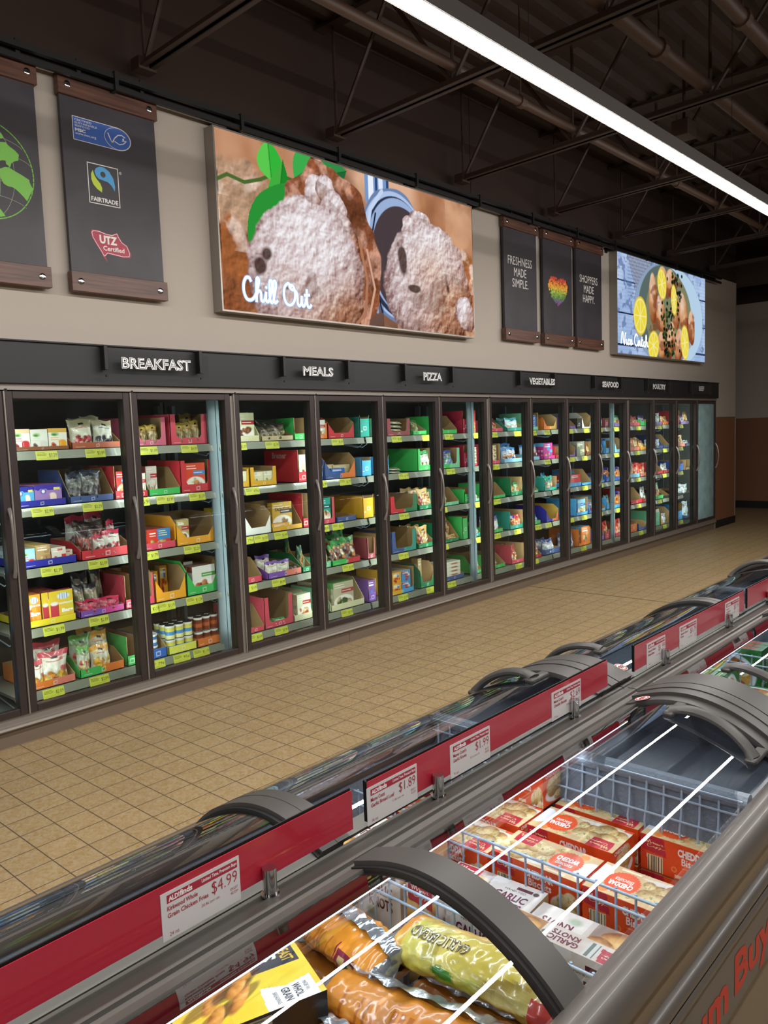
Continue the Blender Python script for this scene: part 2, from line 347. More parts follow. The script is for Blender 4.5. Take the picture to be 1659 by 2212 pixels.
# ------------------------------------------------------------------ print artwork painted as colour arrays
def fbm(w, h, s, oct=4, seed=0):
    r = np.random.default_rng(seed); out = np.zeros((h, w)); amp = 1; tot = 0
    for o in range(oct):
        gx, gy = max(2, int(s*2**o)+2), max(2, int(s*2**o*h/w)+2); g = r.random((gy, gx))
        X = np.linspace(0, gx-1.001, w); Y = np.linspace(0, gy-1.001, h); xi = X.astype(int); yi = Y.astype(int); fx = X-xi; fy = (Y-yi)[:, None]
        fx = fx*fx*(3-2*fx); fy = fy*fy*(3-2*fy)
        a = g[yi][:, xi]*(1-fx)+g[yi][:, xi+1]*fx; b_ = g[yi+1][:, xi]*(1-fx)+g[yi+1][:, xi+1]*fx
        out += amp*(a*(1-fy)+b_*fy); tot += amp; amp *= .5
    return out/tot
class Cv:
    """row 0 is the bottom; coordinates 0..1"""
    def __init__(s, w, h, c):
        s.w, s.h = w, h; s.a = np.ones((h, w, 3))*np.array(C(c)); s.X, s.Y = np.meshgrid((np.arange(w)+.5)/w, (np.arange(h)+.5)/h)
    def put(s, m, c, al=1):
        m = np.clip(m, 0, 1)[..., None]*al; s.a = s.a*(1-m)+np.array(C(c))*m; return s
    def rect(s, x0, y0, x1, y1, c, al=1): return s.put(((s.X >= x0) & (s.X < x1) & (s.Y >= y0) & (s.Y < y1))*1., c, al)
    def ellm(s, cx, cy, rx, ry, rot=0, soft=None, wob=0, seed=0):
        ca, sa = math.cos(rot), math.sin(rot); asp = s.h/s.w
        dx = s.X-cx; dy = (s.Y-cy)*asp; ry = ry*asp
        u = (dx*ca+dy*sa)/rx; v = (-dx*sa+dy*ca)/ry; d = np.sqrt(u*u+v*v)
        if wob: d = d + (fbm(s.w, s.h, 9, 3, seed)-.5)*wob*1.5
        if soft is None: soft = 1.2/s.w/min(rx, ry)
        return np.clip((1-d)/soft+.5, 0, 1), u, v, d
    def ell(s, cx, cy, rx, ry, c, rot=0, soft=None, al=1, wob=0, seed=0):
        return s.put(s.ellm(cx, cy, rx, ry, rot, soft, wob, seed)[0], c, al)
    def ball(s, cx, cy, rx, ry, c, hi, lo, rot=0, al=1, tex=0, seed=0, wob=0):
        """a printed picture of a rounded food item"""
        m, u, v, d = s.ellm(cx, cy, rx, ry, rot, None, wob, seed)
        t = np.clip(.5+.5*(v*.7-u*.25)+(-.25*d*d), 0, 1)
        if tex: t = np.clip(t+(fbm(s.w, s.h, 22, 3, seed)-.5)*tex, 0, 1)
        c, hi, lo = map(lambda q: np.array(C(q)), (c, hi, lo)); t = t[..., None]
        col = np.where(t > .5, c+(hi-c)*(t-.5)*2, lo+(c-lo)*t*2)
        m = (m*al)[..., None]; s.a = s.a*(1-m)+col*m; return s
    def poly(s, pts, c, al=1):
        m = np.zeros(s.X.shape, bool); n = len(pts)
        for i in range(n):
            (xa, ya), (xb, yb) = pts[i], pts[(i+1) % n]
            if ya == yb: continue
            m ^= ((ya > s.Y) != (yb > s.Y)) & (s.X < (xb-xa)*(s.Y-ya)/(yb-ya)+xa)
        return s.put(m*1., c, al)
    def line(s, p, q, wd, c, al=1):
        asp = s.h/s.w; px, py, qx, qy = p[0], p[1]*asp, q[0], q[1]*asp; dx, dy = qx-px, qy-py; L2 = dx*dx+dy*dy+1e-9
        t = np.clip(((s.X-px)*dx+(s.Y*asp-py)*dy)/L2, 0, 1); d = np.hypot(s.X-px-t*dx, s.Y*asp-py-t*dy)
        return s.put(np.clip((wd/2-d)*s.w+.5, 0, 1), c, al)
    def curve(s, pts, wd, c, al=1):
        for a, b_ in zip(pts, pts[1:]): s.line(a, b_, wd, c, al)
        return s
    def noise(s, c, sc=8, lo=.45, hi=.6, al=.6, seed=1, mask=None, oct=4):
        m = np.clip((fbm(s.w, s.h, sc, oct, seed)-lo)/(hi-lo), 0, 1)
        if mask is not None: m = m*mask
        return s.put(m, c, al)
    def food(s, n, x0, y0, x1, y1, r, cols, seed=0, tex=.5, asp=1):
        q = random.Random(seed)
        for i in range(n):
            c = q.choice(cols); base = np.array(C(c)); rr_ = r*q.uniform(.7, 1.25)
            s.ball(q.uniform(x0, x1), q.uniform(y0, y1), rr_, rr_*asp*s.w/s.h*q.uniform(.6, 1), tuple(base), tuple(np.clip(base*1.7+.06, 0, 1)), tuple(base*.4), q.uniform(0, 3), 1, tex, seed+i)
        return s
    def lines(s, x0, y0, x1, y1, n, c, seed=0, al=.8):
        q = random.Random(seed); hh = (y1-y0)/n
        for i in range(n): s.rect(x0, y0+i*hh+hh*.25, x0+(x1-x0)*q.uniform(.55, 1), y0+i*hh+hh*.7, c, al)
        return s
# ================================================================== the room
XE = 11.86                                   # outer corner of the freezer wall
CASES = [-1.5624, 1.5624, 4.6872, 7.812]       # left edge of each freezer case (four doors of .775 m)
DOORX = [c+.012+i*.775 for c in CASES for i in range(4)]
DW = .775
SHZ = [1.672, 1.333, .965, .6, .215]         # shelf decks from the top
o = MB(('floor',)); o.box(-8, 18, -12, 2.4, -.1, 0); struct(o.build('floor'))
# freezer wall with the opening for the cases
b = MB(('wall',))
b.box(-8, XE, 0, .12, 2.05, 3.925); b.box(CASES[3]+3.12, XE, 0, .12, 1.763, 2.05)
b.box(XE-.12, XE, .12, 2.4, 1.763, 3.925)
struct(b.build('wall_back'))
b = MB(('wallhi',)); b.box(-8, XE, .005, .12, 3.925, 4.95); b.box(4.52, 4.526, .0, .006, 3.925, 4.95); struct(b.build('wall_back_upper'))
b = MB(('gasket',)); b.box(5.40, 5.406, -2.8, -.01, -.002, .0008); struct(b.build('trim_5'))
b = MB(('wainscot',)); b.box(CASES[3]+3.12, XE, 0, .12, .1, 1.755); b.box(XE-.12, XE, .12, 2.4, .1, 1.755); struct(b.build('trim_1'))
b = MB(('silver',)); b.box(CASES[3]+3.12, XE+.006, -.008, .0, 1.755, 1.766); b.box(XE, XE+.012, -.01, .02, .0, 1.763); struct(b.build('trim_2'))
b = MB(('base',)); b.box(CASES[3]+3.135, XE+.008, -.012, 0, 0, .115); b.box(XE, XE+.012, 0, 2.4, 0, .115); struct(b.build('baseboard_back'))
b = MB(('silver',)); b.box(XE-.002, XE+.006, -.006, .01, 1.763, 3.925); struct(b.build('trim_3'))
b = MB(('wall',)); b.box(14.25, 14.4, -12, 2.4, 1.735, 3.9); struct(b.build('wall_right'))
b = MB(('wainscot',)); b.box(14.25, 14.4, -12, 2.4, .12, 1.735); struct(b.build('trim_4'))
b = MB(('base',)); b.box(14.235, 14.25, -12, 2.4, 0, .14); struct(b.build('baseboard_right'))
b = MB(('wall',)); b.box(XE, 14.4, 2.28, 2.4, 0, 3.9); struct(b.build('wall_recess'))
b = MB(('wallhi',)); b.box(14.25, 14.4, -12, 2.4, 3.9, 4.95); struct(b.build('wall_right_upper'))
b = MB(('wallhi',)); b.box(XE, 14.4, 2.28, 2.4, 3.9, 4.95); struct(b.build('wall_recess_upper'))
for z in (4.02, 4.3):
    pass
b = MB(('wall',)); b.box(-8, 14.4, -12.1, -12, 0, 3.9); struct(b.build('wall_front'))
b = MB(('wallhi',)); b.box(-8, 14.4, -12.1, -12, 3.9, 4.95); struct(b.build('wall_front_upper'))
# corrugated roof deck, ribs run along the aisle
b = MB(('roofsteel',)); prof = []
y = .12
while y > -12:
    prof += [(y, 4.82), (y-.035, 4.78), (y-.09, 4.78), (y-.125, 4.82)]; y -= .2
prof += [(-12.1, 4.82), (-12.1, 4.95), (2.4, 4.95), (2.4, 4.82)]
b.prism(prof, 0, -8, 14.4); struct(b.build('ceiling'))
# open-web roof joists across the aisle
def joist(x, n):
    root = empty('roof_joist', (x, -.12, 3.95))
    tag(root, ORD_J[n], 'joist', 'steel roof joists')
    sl = .024
    ch = MB(('roofsteel',))
    for s_ in (-1, 1):
        a = .012*s_; e = .05*s_
        ch.mesh([(a, 0, 0), (a, -11.8, sl*11.8), (a, -11.8, sl*11.8+.045), (a, 0, .045)], [(0, 1, 2, 3)])
        for q in ((min(a, e), max(a, e), 0, .008), (min(a, a+.008*s_), max(a, a+.008*s_), 0, .05)):
            V = [(q[0], 0, q[2]), (q[1], 0, q[2]), (q[1], 0, q[3]), (q[0], 0, q[3])]; V2 = [(p[0], -11.8, p[2]+sl*11.8) for p in V]
            ch.mesh(V+V2, [(0, 1, 2, 3), (7, 6, 5, 4), (0, 4, 5, 1), (1, 5, 6, 2), (2, 6, 7, 3), (3, 7, 4, 0)])
    ch.build('bottom_chord', root)
    tc_ = MB(('roofsteel',)); tc_.box(-.05, .05, -11.8, .12, .80, .83); tc_.build('top_chord', root)
    w = MB(('roofsteel',)); y = -.03; k = 0
    while y > -11.2:
        w.tube([(0, y, .02-sl*y), (0, y+.0, .81)], .012, 6); w.tube([(0, y, .02-sl*y), (0, y-.55, .81)], .016, 6)
        w.tube([(0, y-.55, .81), (0, y-1.1, .02-sl*(y-1.1))], .016, 6); y -= 1.1
    w.build('web', root)
    for s_ in (0,):
        bp_ = MB(('roofsteel',)); bp_.box(-.06, .06, -.06, .03, -.012, .06); bp_.build('end_plate', root)
ORD_J = ['brown steel roof joist crossing above the green globe panel', 'brown steel roof joist starting above the ice cream light box, its left part',
    'brown steel roof joist starting above the right end of the ice cream light box', 'brown steel roof joist starting above the gap right of the fruit heart panel',
    'brown steel roof joist starting above the lemon fish light box', 'brown steel roof joist starting past the lemon fish light box, near the wall corner',
    'brown steel roof joist farthest away, past the outer wall corner']
for n, x in enumerate((.95, 2.585, 4.2, 5.83, 7.4, 8.93, 10.5)): joist(x, n)
b = MB(('roofsteel',)); b.box(11.95, 12.2, -12, 2.2, 3.9, 4.3); o = b.build('roof_girder'); tag(o, 'deep dark steel girder under the roof beyond the wall corner', 'girder')
# pipes
def pipe(y, z, r, lab, x1=14.2):
    root = empty('ceiling_pipe', (-8, y, z)); tag(root, lab, 'pipe', None)
    b = MB(('pipe',)); b.tube([(0, 0, 0), (x1+8, 0, 0)], r, 12); b.build('pipe_run', root, smooth=True, sharp=40)
    for x in (3.4, 6.3, 9.6): 
        c = MB(('pipe',)); c.tube([(x+8-.03, 0, 0), (x+8+.03, 0, 0)], r*1.3, 12); c.tube([(x+8, 0, r), (x+8, 0, 4.78-z)], .006, 6); c.build('pipe_hanger', root)
pipe(-1.262, 4.1, .034, 'slim brown pipe under the roof between the wall and the light strip')
pipe(-2.31, 4.12, .05, 'thick brown pipe under the roof just right of the light strip')
pipe(-2.83, 4.12, .045, 'brown pipe in the top right corner under the roof')
b = MB(('roofsteel',)); b.box(-.09, .09, -.07, .07, 0, .13, bev=.006); b.tube([(0, 0, .13), (0, 0, .765)], .012, 6)
o = b.build('junction_box'); o.location = (4.86, -1.9, 4.02); tag(o, 'small brown steel electrical box under the roof by the thick pipe', 'electrical box')
# ceiling light strips
for k, y in enumerate(STRIP_Y):
    root = empty('strip_light', (STRIP_X, y, STRIP_Z)); n_ = ('nearest the freezer wall', 'hanging behind the photographer')[k]
    tag(root, 'long white linear LED ceiling light '+n_, 'light', 'linear ceiling lights')
    b = MB(('greypanel',)); b.prism([(-.052, .0), (-.045, .0), (-.045, .075), (.045, .075), (.045, 0), (.052, 0), (.052, .085), (-.052, .085)], 0, -STRIP_L/2, STRIP_L/2); b.build('housing', root)
    b = MB(('striplight',)); b.box(-STRIP_L/2, STRIP_L/2, -.0445, .0445, -.001, .012); b.build('diffuser', root)
    for x in (-3.4, -.3, 2.5, 5.2): b = MB(('black',)); b.tube([(x, 0, .08), (x, 0, 1.38)], .002, 5); b.build('hanging_wire', root)
# black track along the top of the wall
root = empty('sign_track', (0, 0, 3.86)); tag(root, 'black double rail along the top of the freezer wall', 'rail')
b = MB(('black',)); b.box(-8, 10.85, -.13, -.10, -.012, .018); b.box(-8, 10.85, -.125, -.105, -.075, -.045); b.build('rail', root)
b = MB(('black',)); b.box(-8, 10.8, -.05, -.02, -.03, .03); b.build('back_rail', root)
x = -1.1
while x < 10.7:
    b = MB(('black',)); b.box(x-.012, x+.012, -.14, 0, -.08, .03); b.box(x-.03, x+.03, -.012, 0, -.09, .05); b.build('bracket', root); x += .93

# ------------------------------------------------------------------ hanging wall panels
def panel(x0, label, art=None):
    w, z0, z1, Y = .64, 2.595, 3.815, -.05
    root = empty('wall_panel', (x0, 0, z0)); tag(root, label, 'sign', 'hanging slate wall panels'); h = z1-z0
    b = MB(('slate', 'black')); b.box(.012, w-.012, Y, Y+.025, .1, h-.1); b.box(.03, w-.03, Y+.025, -.004, .06, h-.06, mat='black')
    if art: art(b, w, h, Y-.0008)
    b.build('slate_board', root)
    for z in (0, h-.115):
        q = MB(('walnut',)); q.box(0, w, Y-.022, Y+.03, z, z+.115, bev=.002); o = q.build('walnut_batten', root)
        for x in (.055, w-.055):
            s = MB(('chrome',)); s.lathe([(.018, 0), (.018, .004), (.012, .007), (.004, .007)], 16); so = s.build('screw', o, True, 40); so.location = (x, Y-.022, z+.0575); so.rotation_euler = (math.radians(90), 0, 0)
    for x in (.13, w-.1):
        q = MB(('black',)); q.box(x-.012, x+.012, Y-.03, Y-.018, h-.02, h+.1); q.build('hanger', root)
    return root
def P(Y): return lambda u, v: (u, Y, v)
wh = C('d8d4d0')
def disc(b, cx, cz, rx, rz, Y, col, n=48, mat=None, a0=0, a1=2*math.pi): b.face([(cx+rx*math.cos(a0+(a1-a0)*i/n), Y, cz+rz*math.sin(a0+(a1-a0)*i/n)) for i in range(n)], col, mat)
def ring(b, pts, wd, Y, col, mat=None, closed=True):
    n = len(pts)
    for i in range(n if closed else n-1):
        p, q = Vector(pts[i]), Vector(pts[(i+1) % n]); d = (q-p).normalized(); nn = Vector((-d.y, d.x))*wd/2; e = d*wd*.25
        b.face([(*(p-nn-e), )[:1]+(Y,)+(*(p-nn-e), )[1:], (*(q-nn+e),)[:1]+(Y,)+(*(q-nn+e),)[1:], (*(q+nn+e),)[:1]+(Y,)+(*(q+nn+e),)[1:], (*(p+nn-e),)[:1]+(Y,)+(*(p+nn-e),)[1:]], col, mat)
def art_globe(b, w, h, Y):
    g = C('6fb045'); cx, cz, R_ = .36, h*.5-.01, .262
    cx = .325
    ring(b, [(cx+R_*math.cos(t/64*6.2832), cz+R_*math.sin(t/64*6.2832)) for t in range(64)], .006, Y, g, 'sign')
    for k in (-.6, -.3, .3, .6):
        ring(b, [(cx+math.sqrt(1-k*k)*R_*math.sin(t), cz+R_*k+.03*math.cos(t*1.5)) for t in np.linspace(-1.5, 1.5, 14)], .0022, Y, C('8a9a80'), 'sign', False)
        ring(b, [(cx+k*R_*math.cos(t), cz+R_*math.sin(t)) for t in np.linspace(-1.5, 1.5, 20)], .0022, Y, C('8a9a80'), 'sign', False)
    q = random.Random(3)
    def land(pts):
        out = []
        for i in range(len(pts)):
            p, r = pts[i], pts[(i+1) % len(pts)]
            for t in (0, .33, .66): out.append((cx+R_*(p[0]*(1-t)+r[0]*t)+q.uniform(-.004, .004), Y-.0004, cz+R_*(p[1]*(1-t)+r[1]*t)+q.uniform(-.004, .004)))
        b.face(out, g, 'sign')
    land([(.10, .78), (.3, .86), (.42, .7), (.3, .62), (.15, .66)])
    land([(.2, .5), (.45, .62), (.72, .42), (.7, .28), (.55, .22), (.5, .1), (.42, .22), (.25, .2)])
    land([(.25, .02), (.5, .12), (.9, -.05), (.96, -.25), (.82, -.52), (.6, -.3), (.36, -.25)])
    land([(-.9, -.3), (-.3, -.42), (.1, -.6), (.35, -.9), (-.1, -.98), (-.6, -.78)])
    land([(-.8, .3), (-.3, .5), (-.1, .2), (-.3, -.1), (-.7, 0)])
def art_cert(b, w, h, Y):
    f = P(Y-.0006); U = lambda u: u*w; V_ = lambda v: v*h
    bl = C('2f57a4')
    # certified seafood badge
    x0, x1, z0, z1 = U(.13), U(.71), V_(.715), V_(.822); r = (z1-z0)/2
    pts = [(x0, z0), (x1-.09, z0)]+[(x1-.09+.09*math.cos(t), z0+r+(r)*math.sin(t)) for t in np.linspace(-1.57, 1.57, 24)]+[(x0, z1)]
    b.face([(p[0], Y, p[1]) for p in pts], bl, 'sign'); ring(b, pts, .0035, Y-.0003, wh, 'sign')
    ring(b, [(x1-.088+.085*math.cos(t), z0+r+.96*r*math.sin(t)) for t in np.linspace(0, 6.28, 40)], .0025, Y-.0003, wh, 'sign')
    for i, s in enumerate(('CERTIFIED', 'SUSTAINABLE', 'SEAFOOD')): b.text(s, f, x0+.012, x0+(.118, .152, .106)[i], z1-.0225-i*.0165, z1-.011-i*.0165, wh, 'sign', .005)
    b.text('MSC', f, x0+.012, x0+.078, z1-.082, z1-.063, wh, 'sign', .04); b.text('www.msc.org', f, x0+.012, x0+.142, z1-.103, z1-.090, wh, 'sign', .005)
    cx, cz = x1-.088, z0+r
    ring(b, [(cx-.062, cz+.022), (cx-.045, cz-.018), (cx-.035, cz-.028), (cx-.02, cz), (cx+.005, cz+.024), (cx+.03, cz+.028), (cx+.05, cz+.018)], .006, Y-.0004, wh, 'sign', False)
    ring(b, [(cx-.02, cz-.018), (cx+.01, cz-.03), (cx+.035, cz-.022), (cx+.06, cz+.0), (cx+.045, cz-.002), (cx+.03, cz-.004)], .005, Y-.0004, wh, 'sign', False)
    disc(b, cx+.038, cz+.006, .006, .007, Y-.0004, wh, 16, 'sign')
    # trade mark
    x0, x1, z0, z1 = U(.245), U(.55), V_(.435), V_(.622)
    ring(b, [(x0, z0), (x1, z0), (x1, z1), (x0, z1)], .005, Y-.0003, wh, 'sign')
    cx, cz = (x0+x1)/2, z0+.14
    b.face([(cx+p[0], Y-.0003, cz+p[1]) for p in [(-.055, .045), (-.045, .064), (-.02, .078), (.01, .078), (.04, .062), (.066, .025), (.074, -.02), (.07, -.05), (.052, -.02), (.03, -.003), (0, .002), (-.03, .006), (-.048, .022)]], C('4a98cc'), 'sign')
    disc(b, cx-.001, cz+.036, .017, .017, Y-.0006, C('3a363c'), 24, 'sign')
    b.face([(cx+p[0], Y-.0003, cz+p[1]) for p in [(-.066, .05), (-.078, .025), (-.078, -.005), (-.068, -.032), (-.045, -.055), (-.015, -.07), (-.012, -.045), (-.022, -.02), (-.042, 0), (-.056, .02)]], C('b4c83c'), 'sign')
    b.text('FAIRTRADE', f, x0+.011, x1-.011, z0+.012, z0+.038, wh, 'sign', .03)
    b.text('®', f, x1+.008, x1+.026, z1-.03, z1-.012, wh, 'sign', 0)
    # certified speech bubble
    cr_ = C('a03448'); x0, x1, z0, z1 = U(.23), U(.635), V_(.19), V_(.30)
    bub = [(x0, z1-.005), (x0+.01, z1+.008), (x0+.05, z1+.009), (x0+.1, z1-.003), (x0+.14, z1-.004), (x0+.175, z1+.012), (x0+.185, z1-.01), (x0+.205, z1-.04), (x0+.24, z0+.075), (x1, z0+.03), (x1-.005, z0+.008), (x1-.05, z0+.002), (x0+.1, z0+.012), (x0+.085, z0-.005), (x0+.1, z0-.04), (x0+.075, z0-.012), (x0+.06, z0+.015), (x0+.03, z0+.06), (x0+.006, z0+.1)]
    b.face([(p[0], Y, p[1]) for p in bub], cr_, 'sign')
    cen = (sum(p[0] for p in bub)/len(bub), sum(p[1] for p in bub)/len(bub)+.008)
    ring(b, [(cen[0]+(p[0]-cen[0])*.93, cen[1]+(p[1]-cen[1])*.91) for i, p in enumerate(bub) if i != 14], .0035, Y-.0004, wh, 'sign')
    b.text('UTZ', f, x0+.055, x0+.17, z0+.068, z0+.118, wh, 'sign', .05); b.text('Certified', f, x0+.075, x0+.215, z0+.03, z0+.058, wh, 'sign', .02)
def art_lines(ls):
    def a(b, w, h, Y):
        for i, (s, hw, z) in enumerate(ls): b.text(s, P(Y-.0006), w/2-hw-.01, w/2+hw-.01, z*h, z*h+.085, wh, 'sign', .0)
    return a
def art_heart(b, w, h, Y):
    q = random.Random(5); bands = [('c8402c', .8), ('d8602c', .62), ('e08a2c', .42), ('dca030', .22), ('b8b038', .05), ('8aa83c', -.12), ('6a9040', -.32), ('54784c', -.5), ('6a4e8c', -.68), ('a04878', -1)]
    def inside(x, y): y = y*1.05+.12; return (x*x+y*y-.72)**3-x*x*y**3 < 0
    n = 0
    while n < 420:
        x, y = q.uniform(-1.1, 1.1), q.uniform(-1.15, 1.05)
        if not inside(x, y): continue
        n += 1; c = next(c for c, lim in bands if y > lim-.08+q.uniform(-.1, .1)) if y > -1 else 'a04878'
        base = np.array(C(c))*q.uniform(.6, 1.3); r = q.uniform(.010, .017)
        disc(b, w/2+x*.205, h*.475+y*.165, r, r, Y-.0003-n*1e-6, tuple(base), 10, 'sign'); disc(b, w/2+x*.205, h*.475+y*.165, r*.55, r*.55, Y-.0009-n*1e-6, tuple(np.clip(base*1.35, 0, 1)), 8, 'sign')
panel(-.335, 'dark slate wall panel with a green chalk globe, beside the sustainability badges panel', art_globe)
panel(.425, 'dark slate wall panel with three certification badges in a column', art_cert)
panel(4.965, 'dark slate wall panel reading FRESHNESS MADE SIMPLE in white capitals', art_lines([('FRESHNESS', .225, .62), ('MADE', .115, .53), ('SIMPLE.', .15, .44)]))
panel(5.715, 'dark slate wall panel with a rainbow heart made of fruit slices', art_heart)
panel(6.43, 'dark slate wall panel reading SHOPPERS MADE HAPPY in white capitals', art_lines([('SHOPPERS', .215, .61), ('MADE', .12, .52), ('HAPPY.', .14, .43)]))

# ------------------------------------------------------------------ light boxes
def emboss(c, m, sc, k, seed, oct=4, dx=2, dy=2):
    n = fbm(c.w, c.h, sc, oct, seed); g = n-np.roll(np.roll(n, dx, 1), -dy, 0); g = np.clip(1+k*g*m, .35, 1.9)[..., None]; c.a = np.clip(c.a*g, 0, 1)
def paint_icecream():
    c = Cv(560, 230, 'b8805c'); one = np.ones((230, 560))
    c.noise('e4b898', 4, .42, .7, .9, 3); c.noise('7a4428', 6, .52, .75, .8, 4); c.rect(0, 0, .12, .5, '8a4c2a', .55); c.rect(.44, 0, .62, .3, '3a241e', .55); c.noise('dca880', 11, .55, .7, .6, 12, (c.X > .86)*1.)
    emboss(c, ((c.X < .12)*(c.Y < .6)+(c.X > .9)*(c.Y < .6))*1., 26, 3.5, 5)
    for (x, y, rx, ry, r, sd, col) in ((.06, .66, .07, .17, .2, 8, 'b89478'), (.13, .6, .06, .13, -.2, 9, 'a88468'), (.05, .36, .05, .2, .1, 10, '9a5c34'), (.96, .34, .07, .3, .1, 28, 'a8683e')):
        m = c.ellm(x, y, rx, ry, r, .25, 1.1, sd)[0]; c.put(m, col); c.noise('f0d8c8', 18, .52, .66, .7, sd+1, m*(c.Y > y-.02)); emboss(c, m, 24, 3, sd+2)
    # stem and leaves
    c.curve([(0, .72), (.03, .76), (.08, .74), (.13, .78), (.18, .84), (.26, .82), (.33, .86), (.38, .84)], .009, '4c6a30')
    def leaf(x0, y0, x1, y1, wd, ca, cb):
        dx, dy = (x1-x0), (y1-y0)*.41; L_ = math.hypot(dx, dy); nx, ny = -dy/L_, dx/L_/.41
        T = np.linspace(0, 1, 14); W_ = wd*1.7*np.sin(np.pi*T**.8)
        up_ = [(x0+(x1-x0)*t+nx*w_, y0+(y1-y0)*t+ny*w_) for t, w_ in zip(T, W_)]; lo_ = [(x0+(x1-x0)*t-nx*w_, y0+(y1-y0)*t-ny*w_) for t, w_ in zip(T, W_)]
        c.poly(up_+lo_[::-1], ca); c.poly(up_+[(x1, y1), (x0, y0)], cb); c.line((x0, y0), (x1, y1), .003, '1a4a20', .6)
    leaf(.26, .84, .43, .98, .045, '1f6a38', '2f9048'); leaf(.33, .88, .47, .62, .026, '1c5a44', '2a7a58'); leaf(.24, .84, .34, 1.0, .03, '2c8a3c', '3fae50'); leaf(.31, .86, .37, .66, .018, '2f9a44', '1f7030')
    leaf(.165, .79, .158, 1.03, .024, '34b83c', '5ccc50'); leaf(.175, .55, .205, .93, .022, '1f8a2c', '44b040'); leaf(.085, .38, .265, .84, .036, '14602a', '2c9438')
    # steel scoop
    for x0, x1, col in ((.50, .60, '7a9ccc'), (.515, .535, 'eef4ff'), (.557, .575, 'e4eeff'), (.543, .552, '304a74'), (.59, .6, '304a74')): c.rect(x0, .82, x1, 1, col)
    c.ell(.622, .50, .155, .46, '6f86b0', .12, None, 1, .1, 3); c.ell(.628, .50, .150, .44, 'b4c8ec', .12); c.ell(.634, .49, .143, .42, '2c3650', .12); c.ell(.64, .5, .137, .40, '9db4dc', .12); c.ell(.652, .47, .132, .38, '4a3e42', .12)
    c.noise('6e584e', 6, .5, .7, .6, 40, c.ellm(.66, .5, .12, .34, .12)[0]); c.curve([(.535, .1), (.505, .35), (.497, .55), (.52, .78), (.57, .92)], .012, 'c8daf8'); c.curve([(.555, .1), (.522, .35), (.516, .55), (.54, .76)], .006, '141c30')
    c.rect(.46, 0, .56, .16, '2c2c3a', .5)
    def scoop(cx, cy, rx, ry, rot, seed, wob=.5, brown=0):
        m, u, v, d = c.ellm(cx, cy, rx, ry, rot, .05, 0, seed); w_ = fbm(c.w, c.h, 26, 3, seed)-.5; m = np.clip((1-d-w_*wob*.35)/.03+.5, 0, 1)
        n = fbm(c.w, c.h, 46, 3, seed+1); g = n-np.roll(np.roll(n, 2, 1), -2, 0); n2 = fbm(c.w, c.h, 4, 3, seed+2)
        fr = np.clip(.70+.6*v-.35*u+(n2-.5)*1.2-brown, 0, 1)[..., None]; t = np.clip(.66+.25*v-.12*np.abs(u)+g*1.9-.4*d**5, 0, 1)[..., None]
        pal = lambda a, b_, e: np.where(t > .5, np.array(C(b_))+(np.array(C(e))-np.array(C(b_)))*(t-.5)*2, np.array(C(a))+(np.array(C(b_))-np.array(C(a)))*t*2)
        col = pal('5c3020', 'b07c60', 'e8c8b0')*(1-fr)+pal('8c6a68', 'd0bcbc', 'fbf8fc')*fr; mm = m[..., None]; c.a = c.a*(1-mm)+col*mm
        h = np.clip((fbm(c.w, c.h, 10, 3, seed+4)-.66)/.05, 0, 1)*m*(v < .35); c.put(h, '6a4434', .35)
    m = c.ellm(.365, .36, .185, .66, .12, None, .3, 61)[0]; c.put(m, '8c5236'); c.noise('d8a48c', 20, .48, .6, .7, 62, m); emboss(c, m, 30, 3, 63); c.noise('4a2818', 9, .5, .62, .6, 63, m)
    for (x, y, rx, ry, r, sd) in ((.31, .80, .04, .10, .3, 55), (.35, .82, .035, .09, -.2, 59), (.375, .70, .05, .12, -.5, 56), (.425, .55, .035, .16, .5, 57), (.74, .78, .05, .08, 0, 77), (.69, .70, .04, .1, .4, 78)): scoop(x, y, rx, ry, r, sd, 1.6)
    scoop(.285, .24, .205, .50, .10, 51, .5, .05); scoop(.78, .30, .205, .49, -.12, 71, .5, .15); scoop(.955, .16, .045, .14, .4, 81, 1.2, -.2)
    for (x, y, rx, ry, r, sd) in ((.14, .36, .022, .05, .4, 81), (.115, .28, .015, .04, .2, 86), (.20, .17, .018, .03, 0, 85), (.655, .50, .016, .10, .2, 82), (.865, .34, .016, .11, .2, 83), (.70, .3, .02, .02, 0, 84)): c.ell(x, y, rx, ry, '3c2014', r, .5, .9, 2.2, sd)
    c.curve([(.47, .55), (.497, .3), (.485, .08), (.45, 0)], .010, 'b07a5c'); c.curve([(.5, .5), (.527, .25), (.5, .05)], .008, 'd8a890')
    return c
